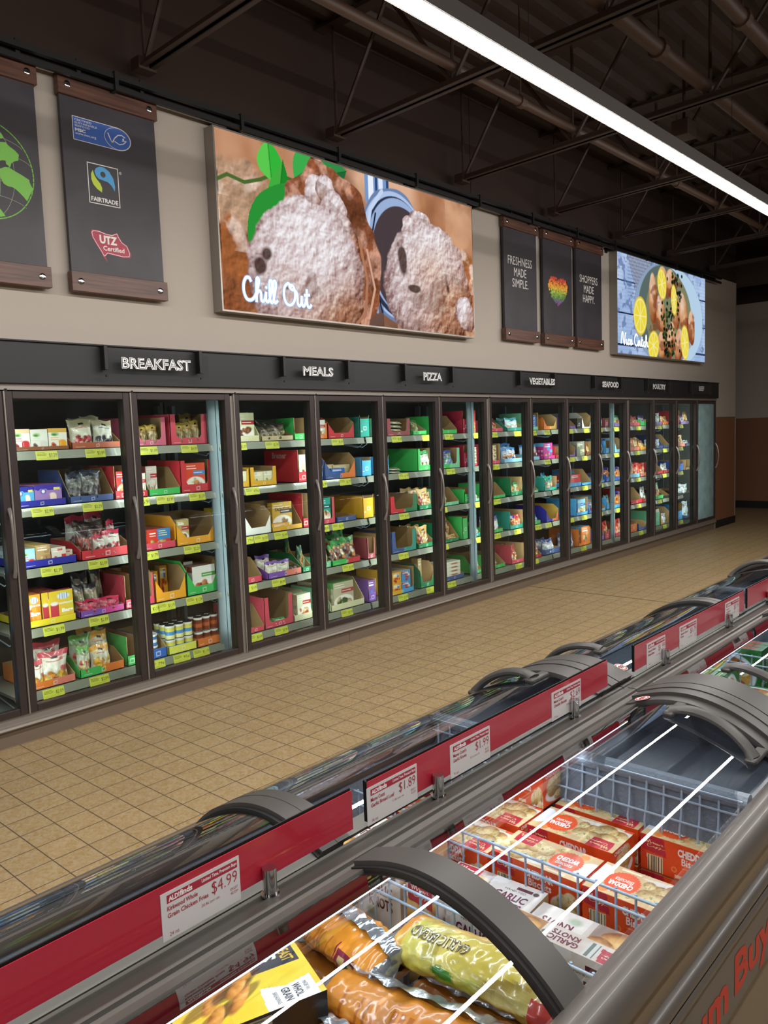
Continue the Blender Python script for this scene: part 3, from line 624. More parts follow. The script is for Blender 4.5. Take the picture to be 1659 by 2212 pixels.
def paint_fish():
    c = Cv(300, 130, '9fb8e0'); c.noise('c4d8f4', 9, .4, .7, .7, 3)
    for y in (.08, .4, .72): c.rect(0, y, 1, y+.018, '222c48')
    n = fbm(300, 130, 4, 5, 6); 
    for k in range(26): c.line((0, k/26), (1, k/26+.01), .002, '6c88b8', .5)
    c.noise('5a70a0', 30, .62, .66, .7, 8)
    c.poly([(.1, 1), (.34, 1), (.28, .62), (.26, .58), (.22, .6), (.17, .75)], 'aab4cc')
    for k in range(18):
        c.line((.1+k*.014, 1), (.2+k*.010, .58), .005, '3a4460', .7)
    for k in range(12): c.line((.1, .98-k*.035), (.34, .98-k*.035), .004, '46506c', .5)
    c.ell(.56, .46, .40, .60, '8ea4c0'); c.ell(.58, .46, .385, .57, 'b8d4ec'); c.ell(.50, .47, .30, .54, '5c6c68'); c.ell(.55, .46, .27, .5, '7e8464')
    q = random.Random(4)
    for (x, y, rx, ry, r) in [(.36, .62, .045, .27, .05), (.47, .85, .05, .14, .3), (.56, .83, .06, .16, -.1), (.45, .45, .05, .22, .3), (.62, .55, .05, .22, .2), (.56, .2, .05, .22, -.2), (.72, .5, .05, .26, .28), (.82, .38, .04, .2, .1), (.46, .12, .05, .16, .2), (.66, .15, .05, .2, -.2), (.74, .16, .045, .12, .1)]:
        c.ball(x, y, rx, ry, 'd8a070', 'fbeee4', '8a4420', r, 1, .5, int(x*100), .12)
    c.noise('7a2c14', 14, .56, .64, .7, 31, c.ellm(.58, .45, .28, .5)[0])
    for k in range(150):
        t = q.random(); x, y = (.62+q.gauss(0, .035), .95-t*.5) if q.random() < .4 else (.5+q.gauss(0, .05)+.05*t, .62-t*.6)
        c.ell(x, y, .009, .022, q.choice(('142418', '243c1c', '101a14', '3c5424')), q.uniform(0, 3))
    def lemon(x, y, rx, ry, rot=0):
        c.ell(x, y, rx, ry, 'e8c820', rot); c.ell(x, y, rx*.9, ry*.9, 'f8f0a0', rot); c.ell(x, y, rx*.82, ry*.82, 'f0dc3c', rot)
        for k in range(8):
            a = k*math.pi/4+rot; c.line((x, y), (x+rx*.8*math.cos(a), y+ry*.8*math.sin(a)), .004, 'fbf4b8')
    lemon(.225, .41, .07, .2); lemon(.46, .8, .05, .17, .2); lemon(.6, .66, .035, .17, .1); lemon(.365, .12, .06, .16, -.3); lemon(.735, .2, .05, .2, .1)
    return c
def lightbox(name, x0, x1, z0, z1, cv, label):
    root = empty('light_box', (x0, 0, z0)); tag(root, label, 'illuminated sign', 'illuminated food pictures'); w, h = x1-x0, z1-z0
    b = MB(('silver',)); d = -.1; t = .012
    b.box(0, w, d, -.002, 0, t); b.box(0, w, d, -.002, h-t, h); b.box(0, t, d, -.002, t, h-t); b.box(w-t, w, d, -.002, t, h-t); b.box(t, w-t, -.01, -.002, t, h-t); b.build('frame', root)
    b = MB(('screen',)); b.grid(lambda u, v: (t+(w-2*t)*u, d-.0005, t+(h-2*t)*v), cv.w, cv.h, cv.a)
    return root, b, w, h
root, b, w, h = lightbox('icecream', 1.465, 4.385, 2.565, 3.775, paint_icecream(), 'big light box picture of two chocolate ice cream scoops reading Chill Out')
def strokes(b, sets, ox, oz, k, kz, wd, Y, col, mat):
    for s_ in sets:
        pts = [Vector(p) for p in s_]; sm = []
        for i in range(len(pts)-1):
            p0 = pts[max(i-1, 0)]; p1 = pts[i]; p2 = pts[i+1]; p3 = pts[min(i+2, len(pts)-1)]
            for t in (0, .25, .5, .75): sm.append(.5*((2*p1)+(p2-p0)*t+(2*p0-5*p1+4*p2-p3)*t*t+(3*p1-p0-3*p2+p3)*t**3))
        sm.append(pts[-1]); ring(b, [(ox+p.x*k, oz+p.y*kz) for p in sm], wd, Y, col, mat, False)
CHILL = [[(.9, 2.5), (.7, 2.9), (.3, 2.8), (0, 2), (0, 1), (.3, .2), (.8, .1), (1.3, .6), (1.8, 2), (1.9, 2.9), (1.65, 2.9), (1.55, 1.8), (1.5, 0), (1.55, .9), (1.9, 1.4), (2.1, 1.1), (2.1, .3), (2.35, .1), (2.6, .6), (2.75, 1.3), (2.7, .4), (2.9, .1), (3.2, .6), (3.55, 2.2), (3.5, 2.9), (3.25, 2.7), (3.2, 1), (3.35, .1), (3.65, .4), (4.05, 2.2), (4, 2.9), (3.75, 2.7), (3.7, 1), (3.85, .1), (4.2, .4)], [(2.78, 1.9), (2.82, 2)],
         [(6.1, 2.5), (5.7, 2.9), (5.2, 2.3), (5.1, 1.1), (5.4, .2), (6, .1), (6.5, .8), (6.6, 1.9), (6.3, 2.7), (5.9, 2.6), (6.1, 2.2), (6.7, 2), (6.9, 1.4), (6.9, .5), (7.1, .1), (7.4, .5), (7.5, 1.4), (7.5, .5), (7.7, .1), (8, .6), (8.2, 1.6), (8.25, 2.4), (8.2, 1.2), (8.3, .2), (8.6, .1), (8.8, .4)], [(7.9, 1.6), (8.6, 1.75)]]
ICE = root
strokes(b, CHILL, .055*w+.03, .075*h, .0715, .054, .03, -.1012, (.35, .6, 1), 'screen'); strokes(b, CHILL, .055*w+.03, .075*h, .0715, .054, .018, -.1018, (1.6, 1.8, 2.2), 'screen')
b.build('picture', root)
root, b, w, h = lightbox('fish', 7.36, 10.245, 2.565, 3.80, paint_fish(), 'bright light box picture of fish fillets and lemon slices reading Nice Catch')
NICE = [[(0, .2), (.3, 2.6), (.6, 2.8), (.7, 1.6), (1.1, .1), (1.4, 2.4), (1.6, 2.8)], [(1.8, 1.3), (1.75, .4), (1.95, .1), (2.2, .5), (2.6, 1.3), (2.9, 1.2), (2.5, 1.3), (2.3, .7), (2.5, .1), (2.9, .4), (3.1, .7), (3.5, .8), (3.6, 1.2), (3.3, 1.3), (3.1, .7), (3.3, .1), (3.9, .5)],
        [(5.6, 2.5), (5.2, 2.9), (4.7, 2.2), (4.6, 1), (4.9, .2), (5.4, .1), (5.8, .6), (6.3, 1.3), (6, 1.2), (5.8, .6), (6, .1), (6.4, .6), (6.5, 1.2), (6.5, .3), (6.8, .2), (7.1, 1), (7.2, 2.4), (7.1, .6), (7.3, .1), (7.7, .5), (8.2, 1.3), (7.8, 1), (7.8, .3), (8.1, .1), (8.5, .6), (8.9, 2.2), (8.8, 2.9), (8.6, 2.6), (8.6, 0), (8.8, 1.1), (9.1, 1.2), (9.2, .3), (9.5, .2)], [(6.9, 1.6), (7.5, 1.7)]]
strokes(b, NICE, .035*w, .10*h, .083, .05, .022, -.1012, (1.5, 1.6, 1.8), 'screen'); b.build('picture', root)

# ================================================================== fascia and category signs
root = empty('fascia_board', (0, 0, 2.04)); tag(root, 'long black fascia board above all the freezer doors', 'fascia')
b = MB(('fascia',)); b.box(-3, 10.93, -.06, -.002, .015, .245); b.build('board', root)
b = MB(('fascia',)); b.box(-3, 10.935, -.075, -.002, .245, .253); b.build('top_ledge', root)
b = MB(('silver',)); b.box(-3, 10.93, -.03, -.002, -.022, .0145); b.build('lower_trim', root)
for (nm, x0, x1, tx0, tx1) in (('BREAKFAST', .55, 1.315, .68, 1.175), ('MEALS', 1.95, 2.71, 2.16, 2.475), ('PIZZA', 3.31, 4.07, 3.575, 3.84), ('VEGETABLES', 5.12, 5.9, 5.31, 5.83), ('SEAFOOD', 6.73, 7.51, 6.93, 7.36), ('POULTRY', 8.19, 8.99, 8.36, 8.77), ('BEEF', 9.69, 10.49, 9.97, 10.17)):
    root = empty('category_sign', (x0, -.11, 2.11)); tag(root, 'clear acrylic sign lettered '+nm+' clipped to the black fascia', 'sign', 'freezer category signs'); w = x1-x0
    b = MB(('acrylic',)); b.box(0, w, -.003, .003, 0, .145); b.build('acrylic_plate', root)
    cz = .065
    b = MB(('sign',)); b.text(nm, P(-.0045), tx0-x0, tx1-x0, cz-.025, cz+.045, C('f0f0f0'), None, .035); b.text(nm, P(-.005), tx0-x0+.002, tx1-x0-.002, cz-.0225, cz+.0425, C('5a5a5a'), None, -.022); b.build('lettering', root)
    for x in (.03, w-.06):
        b = MB(('black',)); b.box(x-.012, x+.012, -.008, .04, .03, .175, bev=.002); b.lathe([(.008, -.012), (.008, .0)], 10, x, .0); b.build('clip', root)
# ================================================================== freezer cases
def freezer_case(x0, i0, label, glassmat='glass'):
    root = empty('display_freezer', (x0, 0, 0)); tag(root, label, 'freezer', 'glass door freezer cases'); Lc = 3.1248
    b = MB(('inner',))
    b.box(0, Lc, .88, .93, .1, 2.05); b.box(0, Lc, .03, .88, .06, .12); b.box(0, Lc, .03, .93, 2.0, 2.05)
    if i0 == 0: b.box(0, .02, .045, .88, .12, 2.0)
    if i0 == 3: b.box(Lc-.02, Lc, .045, .88, .12, 2.0)
    b.build('cabinet', root)
    b = MB(('innerdark',)); b.box(.02, Lc-.02, .86, .88, .12, 2.0); b.build('back_liner', root)
    # taupe plinth, silver sill with ridges
    b = MB(('kick',)); b.box(0, 1.075, -.004, .03, .0, .098); b.box(1.078, Lc, -.004, .03, .0, .098); b.build('kick_plate', root)
    b = MB(('silver',)); b.prism([(.03, .1), (-.03, .1), (-.036, .108), (-.026, .118), (-.026, .128), (-.02, .132), (-.02, .146), (-.008, .152), (-.008, .165), (.03, .165)], 0, 0, Lc); b.build('sill', root)
    b = MB(('silver',)); b.box(0, .011, -.012, .006, .165, 2.0); b.build('case_joint_strip', root)
    b = MB(('silver',)); b.box(Lc-.011, Lc, -.012, .006, .165, 2.0); b.build('case_joint_strip', root)
    if i0 == 3:
        b = MB(('silver',)); b.box(Lc-.012, Lc+.012, -.014, .04, .0, 2.04); b.build('case_joint_strip', root)
        b = MB(('silver',)); b.box(Lc-.035, Lc-.012, -.006, .03, .165, 2.018); b.build('end_stile', root)
    for za, zb in ((2.0, 2.03), (.165, .18)): b = MB(('gasket',)); b.box(0, Lc, .006, .03, za, zb); b.build('gasket', root)
    for k in range(5):                       # dark posts behind the door edges, with the light bars on them
        xx = .012+k*DW
        w_ = .035
        b = MB(('gasket',)); b.box(max(.02, xx-w_), min(Lc-.02, xx+w_), .032, .075, .165, 2.0); b.build('mullion', root)
        if k < 4:
            b = MB(('led',)); b.box(xx+w_-.001, xx+w_+.007, .078, .092, .25, 1.93); b.build('light_bar', root)
    if x0 > 0 or True:
        b = MB(('post',)); b.box(.0, .014, .2, .215, .121, 1.99); b.box(.014, .054, .195, .21, .121, 1.99); b.build('divider_post', root)
        b = MB(('post',)); b.box(Lc-.014, Lc, .2, .215, .121, 1.99); b.box(Lc-.054, Lc-.014, .195, .21, .121, 1.99); b.build('divider_post', root)
    # slotted uprights for the shelves
    for xx in (.06, 1.56, 3.06):
        b = MB(('post',)); b.box(xx-.014, xx+.014, .80, .86, .15, 1.97)
        b.build('shelf_upright', root)
    for i in range(4):
        xl, xr = .012+i*DW+.007, .012+(i+1)*DW-.007; z0, z1 = .168, 2.012; sw = .042
        b = MB(('dark',))
        b.box(xl, xl+sw, -.022, .02, z0, z1, bev=.003); b.box(xr-sw, xr, -.022, .02, z0, z1, bev=.003)
        b.box(xl+sw, xr-sw, -.021, .02, z0, z0+sw, bev=.003); b.box(xl+sw, xr-sw, -.021, .02, z1-sw, z1, bev=.003)
        d = b.build('door', root)
        b = MB((glassmat if not (i0 == 3 and i == 3) else 'frost',)); b.box(xl+sw, xr-sw, -.004, .002, z0+sw, z1-sw); b.build('glass_pane', d)
        b = MB(('silver',)); b.box(xl-.0085, xl-.0005, -.024, .01, z0, z1); b.build('edge_strip', d)
        b = MB(('chrome',)); b.box(xl-.004, xl+.012, -.03, -.022, z1+.002, z1+.012); b.build('hinge', d)
        hx = xr-.012; hz0, hz1 = .97, 1.355; pts = []
        for t in np.linspace(0, 1, 15):
            s_ = math.sin(math.pi*t); pts.append((hx-.012*s_, -.02-.055*s_**.7, hz0+(hz1-hz0)*t))
        b = MB(('handle',)); b.tube(pts, [.015, .014, .011]+[.009]*9+[.011, .014, .015], 8, sy=.8)
        b.build('handle', d, True, 50)
    return root
CASE_WORDS = ('leftmost glass door freezer case, under the BREAKFAST sign', 'second glass door freezer case, under the MEALS and PIZZA signs',
              'third glass door freezer case, under the VEGETABLES and SEAFOOD signs', 'farthest glass door freezer case, under the POULTRY and BEEF signs')
for k in range(4): freezer_case(CASES[k], k, CASE_WORDS[k])
FREEZER_W = 2.8
for x in DOORX+[CASES[3]+3.11]:
    if x < -.9: continue
    area('freezer_bar_lamp', (x+.052 if x < 10.9 else x-.055, .10, 1.09), .02, 1.65, FREEZER_W, (.89, 1, .97), rot=(math.radians(90), 0, math.radians(-35) if x < 10.9 else math.radians(35)))
# little LED points of the far case and frosted last door
o_pts = MB(('point',))
# shelves (each spans two doors)
SHN = ('top', 'second', 'third', 'fourth', 'bottom')
def shelf(x0, x1, z, lab):
    root = empty('freezer_shelf', (x0, .2, z)); tag(root, lab, 'shelf', 'grey freezer shelves'); w = x1-x0
    b = MB(('shelf',)); b.box(0, w, .0, .55, -.022, -.004); b.build('shelf_deck', root)
    b = MB(('rail',)); b.prism([(-.014, -.052), (-.008, -.052), (.004, 0), (-.002, .0)], 0, 0, w); r = b.build('price_rail', root)
    for xx in (.015, w-.02):
        b = MB(('wire',)); b.tube([(xx, .05, -.02), (xx, .0, -.06), (xx, .05, -.085), (xx, .45, -.03)], .004, 6); b.build('bracket', root)
    return root, r
SHELVES = {}
for ci, cx in enumerate(CASES):
    for half in (0, 1):
        if ci == 0 and half == 0: continue
        for k, z in enumerate(SHZ):
            if ci == 3 and half == 1: xa, xb = cx+1.575, cx+2.34
            else: xa, xb = cx+(.03 if half == 0 else 1.575), cx+(1.55 if half == 0 else 3.095)
            n = (ci*4+half*2)
            SHELVES[ci, half, k] = shelf(xa, xb, z, SHN[k]+' grey freezer shelf in the '+('leftmost', 'second', 'third', 'farthest')[ci]+' case, '+('left' if half == 0 else 'right')+' half')
DIG = ' zero one two three four five six seven eight nine'.split(' ')
def price_tag(shelf_key, xc, price, w=.14, wide=True):
    root, rail = SHELVES[shelf_key]; x = xc-root.location.x
    b = MB(('carton',)); ye = C('c9cc48')
    F = lambda u, v: (x-w/2+u*w, -.0155+.0108*(v), -.0565+v*.054)      # follows the tilted rail
    b.mesh([F(0, 0), F(1, 0), F(1, 1), F(0, 1)], [(0, 1, 2, 3)], ye); bk = C('3a3c10')
    G = lambda u, v: (x-w/2+u*w, -.0163+.0108*(v), -.0565+v*.054)
    if price: b.text(price, G, .60, .96, .28, .72, bk, None, -.005)
    for i, (e, z) in enumerate(((.42, .78), (.5, .64), (.46, .5))):
        b.mesh([G(.06, z), G(e, z), G(e, z+.05), G(.06, z+.05)], [(0, 1, 2, 3)], C('6a6c20'))
    for z in (.22, .12): b.mesh([G(.06, z), G(.85, z), G(.85, z+.02), G(.06, z+.02)], [(0, 1, 2, 3)], C('a0a238'))
    o = b.build('price_tag', rail); return o
# ---------------------------------------------------------------- stock: printed fronts
def fruitbar(bg, top, bar, fruit):
    c = Cv(26, 30, bg); c.rect(0, .8, 1, 1, top); c.ell(.35, .72, .22, .1, 'a8c890'); c.ell(.32, .7, .13, .05, '3f7a34'); c.lines(.12, .42, .6, .6, 2, bar)
    c.rect(.52, .02, .95, .38, bar); c.ell(.74, .38, .2, .08, bar); c.rect(.6, .05, .64, .36, 'f4c8b0', .5)
    for i, (x, y) in enumerate([(.15, .12), (.3, .2), (.38, .08), (.22, .26)]): c.ball(x, y, .09, .08, fruit, 'f8c0b0', '501010')
    return c.a
def icebar(top, body, txt):
    c = Cv(34, 26, body); c.rect(0, .8, 1, 1, top); c.poly([(0, .8), (.15, .7), (.32, .92), (.5, .72), (.8, .72), (1, .8), (1, 1), (0, 1)], top); c.ell(.32, .68, .1, .12, top); c.ell(.32, .68, .06, .08, 'e8ecf4')
    c.rect(.72, .74, .95, .86, 'e0d070'); c.rect(.55, .02, .78, .5, 'e8d0c0'); c.ell(.66, .52, .11, .08, 'e8d0c0'); return c.a
def barbox(bg, top, word):
    c = Cv(26, 42, bg); c.rect(0, .82, 1, 1, top); c.noise('f4b84c', 4, .45, .7, .6, 4); c.ell(.6, .82, .25, .1, 'e8eef8')
    for k in range(4): c.line((.45+.1*k, .74), (.45+.1*k, .9), .03, '3a78c0')
    c.rect(.05, .05, .38, .6, word); c.ell(.21, .6, .16, .06, 'f0e8e4'); return c.a
def mealbox(bg, band, foods, seed=0, logo='white'):
    c = Cv(30, 34, bg); c.rect(0, .62, 1, .9, bg); c.rect(.4, .6, 1, .74, band); c.lines(.08, .76, .6, .94, 2, logo); c.lines(.45, .63, .9, .71, 1, 'f0e8e0')
    c.ell(.5, .27, .48, .25, 'efe9e0'); c.food(9, .2, .1, .8, .42, .13, foods, seed); return c.a
def splitbox(a_, b_, foods, seed=0):
    c = Cv(30, 28, a_); c.rect(.45, .45, 1, 1, b_); c.lines(.5, .6, .9, .92, 3, 'f0d860'); c.lines(.1, .6, .4, .85, 2, 'f8f0e8'); c.food(12, .1, .05, .95, .4, .1, foods, seed); return c.a
def colourblock(cols, seed=0):
    q = random.Random(seed); c = Cv(26, 30, cols[0])
    for k in range(5): x, y = q.random()*.7, q.random()*.8; c.rect(x, y, x+q.uniform(.2, .5), y+q.uniform(.1, .3), q.choice(cols))
    c.lines(.1, .7, .8, .95, 2, 'f4f0ec'); c.food(4, .2, .1, .8, .4, .13, [cols[-1], cols[1]], seed); return c.a
def pouch(bg, top, foods, seed=0, r=.1, lo=.5, word=None, tex=.7, mid=None, n=26):
    c = Cv(30, 40, bg); c.noise('ffffff', 5, .5, .8, .35, seed); c.food(n, .12, .06, .88, lo, r, foods, seed, tex, .9)
    c.rect(0, .86, 1, 1, top); c.noise(top, 6, .4, .6, .8, seed+3, (c.Y > .72)*1.)
    c.rect(.4, .8, .62, .87, '141414'); c.lines(.22, .6, .8, .76, 2, word or 'b04838', seed)
    if mid: c.rect(.2, .52, .8, .6, mid)
    return c.a
PR = {}; PRW = {}
def proto_box(key, front, side, top, words=(), lab='', frontmat='carton'):
    """unit carton: width, depth and height 1, printed front towards the aisle"""
    b = MB((frontmat,)); H, Wd = front.shape[:2]
    b.grid(lambda u, v: (u, 0, v), Wd, H, front)
    sd = C(side); tp = C(top)
    cs = Cv(10, 14, side); cs.rect(0, .8, 1, 1, top); cs.lines(.15, .2, .9, .7, 5, 'e8e4dc' if sum(sd) < 1 else '5a5a5a', 3, .45)
    b.grid(lambda u, v: (0, 1-u, v), 10, 14, cs.a)
    ct = Cv(12, 12, top); ct.lines(.2, .2, .9, .8, 3, side, 4, .7); b.grid(lambda u, v: (u, v, 1), 12, 12, ct.a)
    b.face([(1, 0, 0), (1, 1, 0), (1, 1, 1), (1, 0, 1)], sd); b.face([(1, 1, 0), (0, 1, 0), (0, 1, 1), (1, 1, 1)], sd); b.face([(0, 1, 0), (1, 1, 0), (1, 0, 0), (0, 0, 0)], sd)
    for (s_, x0, x1, z0, z1, col, bold) in words: b.text(s_, lambda u, v: (u, -.006, v), x0, x1, z0, z1, C(col), None, bold)
    o = b.build('frozen_food_box'); COL.objects.unlink(o); PR[key] = o; PRW[key] = lab
def proto_bag(key, front, back, seed, lab, mat='film', crump=1.0, T=.5):
    """unit pouch standing on its base: width and height 1, thickness 1, softly filled"""
    q = random.Random(seed); ph = [q.uniform(0, 6) for _ in range(8)]
    def th(u, v):
        t = (max(0, math.sin(math.pi*min(1, max(0, u))))**.45)*(min(1, v/.10)**.5)*(1-max(0, (v-.35)/.65)**1.6)
        return t
    def w(u, v, s_): return crump*.05*(math.sin(9*u+ph[0]+4*v)+math.sin(13*v+ph[1]+5*u)+.8*math.sin(23*u-11*v+ph[2])+.6*mnoise.noise(Vector((u*9, v*11, seed))))
    def f(s_):
        def g(u, v):
            lean = .05*math.sin(3*v+ph[3]); top = .03*math.sin(8*u+ph[4])*v*crump
            x = .5+(u-.5)*(1-.10*math.sin(math.pi*v))+lean*v
            return (x, .5-s_*(.5*th(u, v)+w(u, v, s_)*th(u, v)*.9)+.12*v*math.sin(2*u+ph[5])*crump, v+top)
        return g
    b = MB((mat,)); H, Wd = front.shape[:2]
    b.grid(f(1), 22, 30, front); b.grid(f(-1), 12, 14, None, C(back), flip=True)
    o = b.build('frozen_food_bag', smooth=True); COL.objects.unlink(o); PR[key] = o; PRW[key] = lab
W0 = 'f4f2ee'
proto_box('sb', fruitbar('ece9e2', 'e8c8a0', 'c8323c', 'a02030'), 'dcd8d0', 'c8a890', lab='white strawberry fruit bar box')
proto_box('cb', fruitbar('e4e4dc', 'e0e0d4', 'd8d8d0', '6a5040'), 'dcdcd4', 'c8c4b8', lab='white coconut bar box')
proto_box('mb', fruitbar('ece9de', 'd8a848', 'e8a020', 'c84020'), 'dcd8c8', 'd0a858', lab='white and yellow mango bar box')
proto_box('ib1', icebar('2a2c90', '58a8d8', ''), '2a2c90', '34348c', lab='blue coconut ice bar box')
proto_box('ib2', icebar('3a2f9c', '9a78b8', ''), '34309a', 'b87090', [('STRAWBERRY', .1, .56, .18, .27, 'f0f0f8', .03), ('FRESA', .24, .5, .06, .14, 'e8e040', .03)], lab='purple strawberry ice bar box')
proto_box('pp', fruitbar('a8cfe0', '9ad0e4', 'd83a20', 'e85830'), 'c8d8d8', 'a8a8a0', lab='pale blue popsicle box')
proto_box('tn', colourblock(['b8986c', 'caa878', 'a88458']), 'b89870', 'c8a860', lab='tan cream bar box')
proto_box('rd', colourblock(['d8d0c4', 'c83028', 'a89878', 'c83028'], 3), 'c0382c', 'd0c8b4', lab='red and cream dessert box')
proto_box('ob', barbox('e88c30', 'e0a030', 'e86a20'), 'd8b040', 'c86838', [('ORANGE', .2, .98, .62, .69, 'f8f4e4', .05), ('Bars', .3, .95, .33, .47, 'f8f8f4', .06)], lab='orange fruit bar box')
proto_box('rb', barbox('e4d03c', 'e0cc30', 'c8404c'), 'd8c438', 'a83050', [('RASPBERRY', .42, .98, .56, .62, 'f8f4e4', .05), ('Bars', .5, .98, .3, .42, 'f8f8f4', .06)], lab='yellow raspberry fruit bar box')
proto_box('mf', mealbox('d03028', '4a90c8', ['c89858', 'e0b880', 'a87038'], 2), 'c03030', 'a02828', lab='red breakfast sandwich box')
proto_box('wf', splitbox('c83828', '3a7cb8', ['b8a868', '3a3430', 'c8b878'], 3), 'c03828', '8a3a30', lab='red and blue waffle box')
proto_box('bl', mealbox('d84a2c', '4888c0', ['e0a860', 'c88848', 'f0e4c8'], 5), '3a84c4', '7a3a34', lab='orange and blue pancake box')
proto_box('ft', mealbox('b8a468', 'b02838', ['c88848', '8a5428'], 6), '9a8450', '8a7448', [('Sticks', .1, .6, .78, .9, 'f8f4ec', .04)], lab='tan french toast sticks box')
proto_box('wg', mealbox('e4e2dc', '58a048', ['c87850', 'f0d8c0', 'a83020'], 7), 'c8ccc8', '8a4a3c', lab='white gluten free box')
proto_box('gf', mealbox('d8ccc4', 'c03038', ['c89080', 'e8d0b8'], 8), '88b048', '9a4040', lab='pale pancake sandwich box')
proto_box('bg', mealbox('d8d8b0', 'a82838', ['9a5a34', '6a3a20', 'b87848'], 9), 'd8d4a8', 'ccc89c', lab='cream burger box')
proto_box('pk', colourblock(['dcd6b4', 'c0603c', 'b0b4c0', 'c83c2c', '8a9a50'], 4), 'c8b880', 'a89868', lab='small cream patterned pizza roll box')
proto_box('tq', mealbox('c8a030', '28242c', ['6a5430', '9a7438'], 10), 'b89028', 'a88020', [('TAQUITOS', .12, .9, .66, .8, '5a3014', .05)], lab='gold taquitos box')
proto_box('bs', colourblock(['e0a028', 'c85020', 'f0e8d0', 'e8b830'], 6), 'd09020', 'c88828', lab='small amber snack box lying down')
proto_box('pz', mealbox('d0d4b4', 'b03030', ['c84020', 'e8c890', 'd07038'], 11), 'c8ccac', 'b8bc98', lab='cream pizza box')
proto_box('mw', mealbox('c8ccc8', 'c04030', ['d0c0a0', 'b07840'], 12), 'd8dcd8', 'b84838', lab='white and red meal box')
proto_box('tb', colourblock(['cdb88c', 'b88a4c', 'e0d8c4'], 7), 'c8b080', 'b89860', lab='kraft coloured burrito box')
proto_box('ck', mealbox('2a9484', '1c5a5c', ['b88858', 'dcb890', '8a5c34'], 13), '2a8a7c', '1c6a5c', lab='teal breaded chicken box')
proto_box('sl', mealbox('b8b094', 'a83034', ['8a3020', 'c8b890', '3a5a20'], 14), 'a8a084', '3f8c44', lab='beige skillet meal box')
proto_box('pl', colourblock(['6a4a88', 'd8503c', 'e8e0d0', '3a78b8', 'c83c2c'], 8), '5a3a78', '803838', lab='purple and red snack box')
proto_box('ye', colourblock(['e09a20', 'b03030', 'd8d0b0', '3a80b8', 'c04028'], 9), 'd89018', 'c8a868', lab='amber biscuit sandwich box')
proto_box('bb', colourblock(['3a8cc8', 'b83a38', 'd8d0c0', 'a83030'], 10), '3080c0', 'b8a888', lab='blue breakfast box')
proto_box('cp', pouch('b0302c', 'a02824', ['e08830', 'c8c040', 'd86028'], 15), 'b03034', '982c2c', lab='red pepper pizza box')
proto_box('wr', colourblock(['d8d8c8', 'a83030', 'c8b890'], 11), 'c8b890', 'd8d4c4', lab='cream and red flatbread pack')
proto_box('fb', mealbox('7ab4d8', '2a5c9c', ['e0a070', 'c88850', 'b0c060'], 16), '2f82cc', '88b8c8', lab='pale blue fish fillet box')
proto_box('mg', colourblock(['c83a90', '48a0d0', 'e0d8c8', 'c88040'], 12), 'b83084', '50a0cc', lab='magenta and blue fish box')
proto_box('nb', colourblock(['2f5cac', '4878c8', 'd8dce8'], 13), '284c98', '3a5c9c', lab='blue canned shrimp box')
proto_box('gy', colourblock(['8c8c80', 'd8d8a0', 'c8c890', '9a9a8c'], 14), '7a7a70', '8a8a80', lab='grey seafood box')
proto_box('rx', colourblock(['c8282c', 'c8282c', 'a82024'], 15), 'b82428', 'a82024', lab='plain bright red box')
proto_box('or', colourblock(['d8783c', 'd86030', 'c8a080', '6a7a50'], 16), 'c8783c', '6aa0c0', lab='orange fish stick box')
proto_box('st', colourblock(['d8cca8', 'b03c34', 'e0d8c0', '9a8050'], 17), 'c8bc98', 'b8a880', lab='cream stuffed sandwich box')
F_ = pouch
proto_bag('st1', F_('d8d4c0', 'b8b08c', ['b02030', 'c83040', '901828'], 1, .11, .42), 'b8b08c', 1, 'beige bag of frozen strawberries')
proto_bag('bk1', F_('c8c8b8', 'b8b08c', ['28202c', '403048', '181420'], 2, .09, .4, word='3a4a7a'), 'b8b08c', 2, 'beige bag of frozen blackberries')
proto_bag('bk2', F_('5a5c58', '20283c', ['181418', '302430', '403044'], 3, .11, .5, word='2a2c30'), '20283c', 3, 'dark bag of frozen blackberries')
proto_bag('sd', F_('5a2a20', '3a2a28', ['8a2c20', 'a83c28', '601c14'], 4, .13, .72, n=34), '3a2a28', 4, 'clear bag of whole dark strawberries')
proto_bag('mx1', F_('d0ccc4', 'b82c48', ['c82c38', 'a02030', '5a1c28', 'e04848'], 5, .1, .5), 'b82c48', 5, 'crimson topped bag of mixed berries')
proto_bag('dk', F_('8a8468', '2c2430', ['c83038', '4a3448', '803040'], 6, .08, .3), '2c2430', 6, 'dark topped bag of frozen cherries')
proto_bag('pu', F_('a02848', 'b82048', ['d83058', '8a2438', 'c83c5c'], 7, .1, .7), '9a8c7c', 7, 'crimson bag of berries, lying low')
proto_bag('pc', F_('d8d0c0', 'b83848', ['e8b040', 'd88828', 'b82c34', 'f0c860'], 8, .13, .5), 'b83848', 8, 'silver bag of frozen peach and cherry mix')
proto_bag('ms', F_('c0c4b0', '58a040', ['c03038', 'e8d8a0', 'b82c34', 'd8c080'], 9, .12, .52), '58a040', 9, 'green topped bag of tropical fruit')
proto_bag('mn', F_('dcd4bc', 'd89828', ['e8a828', 'f0b840', 'd88c20'], 10, .12, .5), 'd89828', 10, 'orange topped bag of mango chunks')
proto_bag('gb', F_('8a7448', 'c0a048', ['6a5430', 'a08850', 'c8b070'], 11, .1, .75), '8a6c30', 11, 'gold and brown sausage bag')
proto_bag('vg', F_('4a3c28', '2a2a20', ['8a7c40', 'b0a060', '3c4a20', '6a5430'], 12, .07, .8, tex=1), '2a2c20', 12, 'dark bag of vegetable blend')
proto_bag('gc', F_('2f6a3c', '1c4a2c', ['d87a28', 'e09040', '3a8a40', 'b8d0a0'], 13, .1, .8), '1f4a2c', 13, 'green bag of chicken pieces')
